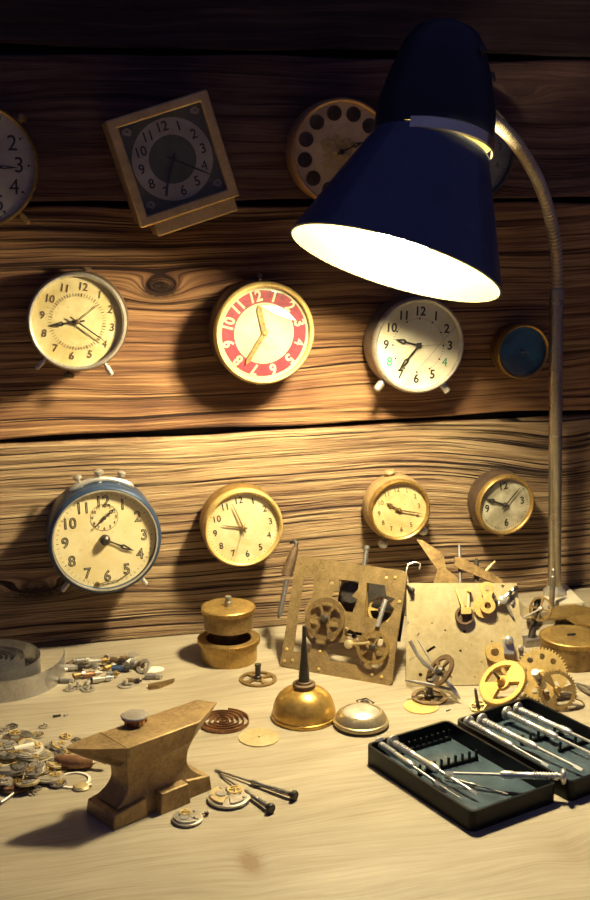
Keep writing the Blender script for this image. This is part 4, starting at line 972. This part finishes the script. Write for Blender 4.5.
# ------------------------------------------------------------------ heap of small steel parts
Rn = random.Random(5)
HG = 'tiny steel parts in the heap by the coiled spring'
def stub(x, y, L, r, a, mat, mat2, label, z=0, tilt=0):
    p = T(x, y, z); s = mpp(p); L *= s*1.2; r *= s*1.18
    t = thing('winding_stem', label, 'watch part', at(p+V((0, 0, r)), a) @ Matrix.Rotation(radians(tilt), 4, 'Y') @ Matrix.Rotation(pi/2, 4, 'Y'), HG)
    m = MB(); m.lathe([(0, -L/2), (r, -L/2), (r, -L*.1), (r*.72, -L*.08), (r*.72, L*.1)], 14); m.build('barrel', mat, t)
    m = MB(); m.lathe([(r*.72, L*.1), (r*.95, L*.12), (r*.95, L*.35), (r*.4, L*.37), (r*.4, L/2), (0, L/2)], 14); m.build('tip', mat2, t)
def ringp(x, y, R, label, mat, z=0, post=True):
    p = T(x, y, z); s = mpp(p); R *= s
    t = thing('collar_ring', label, 'watch part', at(p, Rn.uniform(0, 6)), HG)
    m = MB(); m.plate([circ(0, 0, R, 24), circ(0, 0, R*.62, 20)[::-1]], 0, .0016); m.build('ring', mat, t)
    if post: m = MB(); m.box((R*.2, 0, .0022), (R*1.4, R*.35, .0016)); m.lathe([(R*.3, .001), (R*.3, .006), (0, .007)], 12); m.build('post', mat, t)
LB = 'tiny turned steel stem in the heap of small parts beside the coiled spring'
LR = 'tiny metal ring with a post in the heap of small parts beside the coiled spring'
for (x, y, L, r, a, ma, mb2, z) in (
    (66, 672, 14, 2.4, .3, NIC, STM, 0), (76, 670, 16, 2.6, -.2, NIC, STD, .001), (84, 663, 13, 2.6, .1, STM, NIC, .002), (93, 677, 16, 2.8, .15, COP, NIC, 0), (99, 664, 18, 2.8, .05, NIC, BR_, .003),
    (110, 669, 12, 2.4, .6, BR_, NIC, 0), (68, 683, 13, 2.2, -.3, STM, NIC, 0), (80, 677, 12, 2.4, .4, BRD, NIC, .002), (103, 682, 18, 3.0, .12, NIC, STB, 0), (106, 660, 10, 2.2, 1.2, STD, NIC, 0),
    (132, 664, 16, 2.8, .9, PAPER, NIC, .001), (118, 664, 13, 3, -.5, RUST, STD, 0), (138, 668, 13, 3.6, -.8, NIC, RUST, .001), (154, 679, 15, 2.6, -.25, STM, NIC, 0), (89, 684, 11, 2.2, 1.1, NIC, STM, 0),
    (60, 677, 10, 2.0, 1.0, STD, STM, 0), (134, 683, 13, 2.2, -.3, RUST, STD, 0), (113, 676, 11, 2.4, -.1, STM, BR_, .002), (72, 665, 11, 2.2, .9, RUST, NIC, 0), (126, 661, 10, 2.2, -.4, BRD, STM, 0), (96, 670, 10, 2.4, -1.0, STM, NIC, .004)):
    stub(x, y, L, r, a, ma, mb2, LB, z)
stub(122, 672, 17, 3.2, -.08, BLUE, STD, 'dark blue tubular part lying across the middle of the small heap')
for (x, y, R) in ((70, 690, 6), (88, 690, 7), (78, 688, 5), (126, 686, 8)): ringp(x, y, R, LR, NIC)
p = T(144, 672); m = MB(); R = 8*mpp(p); m.plate([circ(0, 0, R, 28), circ(0, 0, R*.55, 24)[::-1]], -.001, .001)
tag(m.build('metal_ring', NIC, None), 'pale metal ring tipped up on the right side of the small heap', 'ring', M=frame(p+V((0, 0, R*.75)), (-.6, -.4, .68)))
p = T(152, 671); m = MB(); s = mpp(p); m.lathe([(0, 0), (.011, 0), (.0115, .001), (.0105, .002), (0, .003)], 24); tag(m.build('metal_button', PAPER, None), 'small white cap lying at the right edge of the heap', 'cap', M=at(p) @ Matrix.Diagonal((1, .55, 1, 1)))
p = T(132, 655.5); m = MB(); m.lathe([(0, 0), (.0065, 0), (.0065, .001), (0, .0014)], 22); tag(m.build('metal_disc', NIC, None), 'small flat disc lying behind the small heap', 'disc', M=at(p))
p = T(162, 686); m = MB(); m.plate([[(-.013, -.003), (-.004, -.0045), (.011, .001), (.014, .0045), (.004, .0035), (-.012, .003)]], 0, .003); tag(m.build('brass_pick', BRD, None), 'dark pointed sliver of metal at right end of small heap', 'sliver', M=at(p, .25))
for (x, y, L, a) in ((57, 717, 8, .1), (66, 716, 4, .5)):
    p = T(x, y); s = mpp(p); m = MB(); m.rod((-L*s/2, 0, .0012), (L*s/2, 0, .0012), .0012, .0008, 8)
    tag(m.build('steel_pin', STD if L > 5 else NIC, None), 'dark short pin alone on the bench above the anvil horn' if L > 5 else 'very small bright pin beside the dark short pin', 'pin', M=at(p, a))
for (x, y, a) in ((447, 709, .9), (446, 711, .2)):
    pass
p = T(448, 711); m = MB(); m.rod((-.002, 0, .0006), (.003, 0, .0006), .0006, .0004, 6); tag(m.build('steel_pin', STD, None), 'tiny pin between the brass disc and the lower tray', 'pin', M=at(p, .5))

# ------------------------------------------------------------------ pile of watch works at left
WG = 'watch works in the pile at the left edge'
def WWm(x, y, z, r, h, rot, label, seed, mats, tilt=None, stem=0): p = T(x, y, z); return watch_work(p, r*mpp(p), h, rot, label, None, stem, mats, seed, tilt)
WWm(18, 741, 0, 16, .006, .5, 'dark watch movement at the back of the left pile near its rim', 11, (STM, BRD))
WWm(3, 748, .004, 14, .005, 2., 'pale watch movement cut by the left edge at the back of the pile', 12, (NIC, NIC), (6, 4))
WWm(10, 771, .004, 19, .006, 1., 'broad dark watch plate in the middle of the left pile', 13, (STM, NIC), (-4, 5))
WWm(40, 760, .002, 14, .005, 4., 'bright watch movement with open bridges in the middle of the pile', 14, (NIC, BRP), (5, -6))
WWm(14, 789, 0, 15, .0055, 3., 'dark coppery watch movement lowest in the left pile', 15, (RUST, COP), (3, 2), 0)
WWm(48, 778, .001, 16, .004, 5.2, 'silvery watch plate at the near right side of the pile', 16, (NIC, BR_), (-5, -3))
WWm(23, 756, .010, 10, .004, .9, 'small watch movement on top of the left pile', 17, (STM, NIC), (8, 8))
WWm(-2, 765, .008, 12, .004, .2, 'watch movement half outside the left edge on top of the pile', 18, (BRP, NIC), (-6, 8))
for q_, (x, y, z, r_9, rot, sd, mt, tl, lb) in enumerate(((30, 748, .006, 13, 1.3, 31, (NIC, BRP), (12, -8), 'watch movement tipped against the white cylinder on the left pile'),
        (-1, 782, .005, 13, 2.2, 32, (NIC, STM), (8, 6), 'watch plate tipped up at the near left corner of the pile'), (28, 784, .005, 12, .7, 33, (BRP, NIC), (-12, 6), 'small open watch work leaning on the coppery movement'),
        (58, 785, 0, 9, 3.3, 34, (STM, BRP), (4, 0), 'small dark watch work just left of the white ring'), (60, 748, 0, 9, 5.3, 35, (NIC, BRB), (-6, 6), 'small watch work between the pile and the anvil horn'),
        (36, 770, .012, 11, 2.9, 36, (NIC, NIC), (-10, 10), 'bright watch plate lying topmost in the middle of the pile'), (8, 757, .012, 10, 4.1, 37, (STM, NIC), (6, -12), 'small grey watch plate high on the left pile beside the cylinder'))):
    WWm(x, y, z, r_9, .004, rot, lb, sd, mt, tl)
WWm(38, 736, 0, 7, .003, .2, 'tiny watch movement alone beyond the left pile', 19, (NIC, BRD))
WWm(55, 765, .004, 9, .0035, 1.4, 'small brass toned watch part beside the leather pad', 20, (BRP, STM), (10, 0))
LS = 'small loose watch wheel scattered on the bench by the left pile'; LSG = 'loose watch wheels by the left pile'
for i, (x, y, r, z) in enumerate(((44, 727, 5, 0), (66, 737, 6, 0), (76, 741, 5, 0), (52, 745, 6, .001), (30, 776, 6, .008), (60, 753, 6, .001), (4, 732, 7, 0), (70, 752, 5, 0), (36, 789, 6, 0), (33, 794, 5, 0), (62, 771, 5, .001), (12, 727, 6, 0), (26, 768, 5, .011), (45, 770, 4, .007))):
    p = T(x, y, z); R = r*mpp(p)
    t = thing('tiny_gear', LS, 'gear', at(p, i*1.1) @ Matrix.Rotation(Rn.uniform(-.25, .25), 4, 'X'), LSG)
    m = MB(); m.plate([gearloop(R, 18, R*.1)]+spokes(R*.25, R*.74, 3, .25), .0003, .0012); m.build('wheel', (NIC, BRB, STM)[i % 3], t)
    m = MB(); m.rod((0, 0, 0), (0, 0, .004), R*.12, R*.06, 8); m.build('pivot', STM, t)
for (x, y, a, ma, lb) in ((24, 750, .3, PAPER, 'small white cylinder lying on top of the left pile'), (8, 800, .9, NIC, 'short pale pin at near left corner of the pile')):
    p = T(x, y, .006 if ma is PAPER else 0); m = MB(); m.rod((-.008, 0, .002), (.008, 0, .002), .0028 if ma is PAPER else .0012, None, 12); tag(m.build('metal_pin', ma, None), lb, 'pin', M=at(p, a))
# white ring
p = T(74, 781); R = 17*mpp(p); m = MB(); m.plate([circ(0, 0, R, 48), circ(0, 0, R*.84, 44)[::-1]], 0, .0013); m.box((R*.6, -R*.95, .0011), (R*.7, R*.2, .0022)); tag(m.build('pallet_ring', PAPER, None), 'thin white metal ring lying between the left pile and the anvil foot', 'ring', M=at(p))
p = T(81, 788); m = MB(); m.lathe([(0, 0), (.006, 0), (.0065, .001), (.005, .0025), (0, .003)], 24); tag(m.build('metal_button', BRP, None), 'small pale cap lying on the near edge of the white ring', 'cap', M=at(p))
# curved leather-brown piece under the horn
p = T(74, 769); s = mpp(p)
m = MB(); pr2 = [(-17, 7), (-10, 3), (0, 0), (12, -1), (20, 1)]
pts = [V((x*s, y*s*1.4, .006)) for x, y in pr2]; m.tube(smooth_pts(pts, 5), [.0008]+[.0042]*3+[.0055]*4+[.006]*6+[.0055]*4+[.004]*2+[.002], 12)
m.bm.transform(Matrix.Diagonal((1, 1, .95, 1))); tag(m.build('horn_shaped_handle', metal('brown_wood_handle', (.30, .15, .06), (.12, .05, .03), .4, .1), None), 'curved brown handle lying under the anvil horn', 'handle', M=at(p))
p = T(99, 769); R = 9*mpp(p); t = thing('watch_part', 'small pale half-round dial plate leaning beside the brown handle', 'watch part', frame(p+V((0, 0, R*.85)), (-.1, -.75, .6), (1, 0, -.3)))
m = MB(); m.plate([sector(0.0001, R, -.3, pi+.3, n=14)[:15]+[(0, 0)]]+[circ(-.3*R, .45*R, R*.13, 10)[::-1], circ(.3*R, .5*R, R*.1, 10)[::-1]], 0, .001); m.build('plate', PAPER, t)
m = MB(); m.rod((0, R*.2, .001), (R*.9, 0, .002), .0015, .002, 10); m.build('brass_arm', BRB, t)

# ------------------------------------------------------------------ light
w = bpy.data.worlds.new('world'); S.world = w; w.use_nodes = True; nt = w.node_tree; bg = nt.nodes['Background']
tcw = nt.nodes.new('ShaderNodeTexCoord'); spx = nt.nodes.new('ShaderNodeSeparateXYZ'); rp = nt.nodes.new('ShaderNodeValToRGB'); mr = nt.nodes.new('ShaderNodeMapRange')
nt.links.new(tcw.outputs['Generated'], spx.inputs[0]); nt.links.new(spx.outputs[2], mr.inputs[0]); mr.inputs[1].default_value = -1; mr.inputs[2].default_value = 1
nt.links.new(mr.outputs[0], rp.inputs[0]); e = rp.color_ramp.elements
e[0].position = .35; e[0].color = (.05, .032, .062, 1); e[1].position = .75; e[1].color = (.06, .062, .16, 1)
nt.links.new(rp.outputs[0], bg.inputs[0]); bg.inputs[1].default_value = .75
S.view_settings.view_transform = 'Standard'; S.view_settings.look = 'None'; S.view_settings.gamma = 1; S.view_settings.use_curve_mapping = False
S.view_settings.exposure = 0
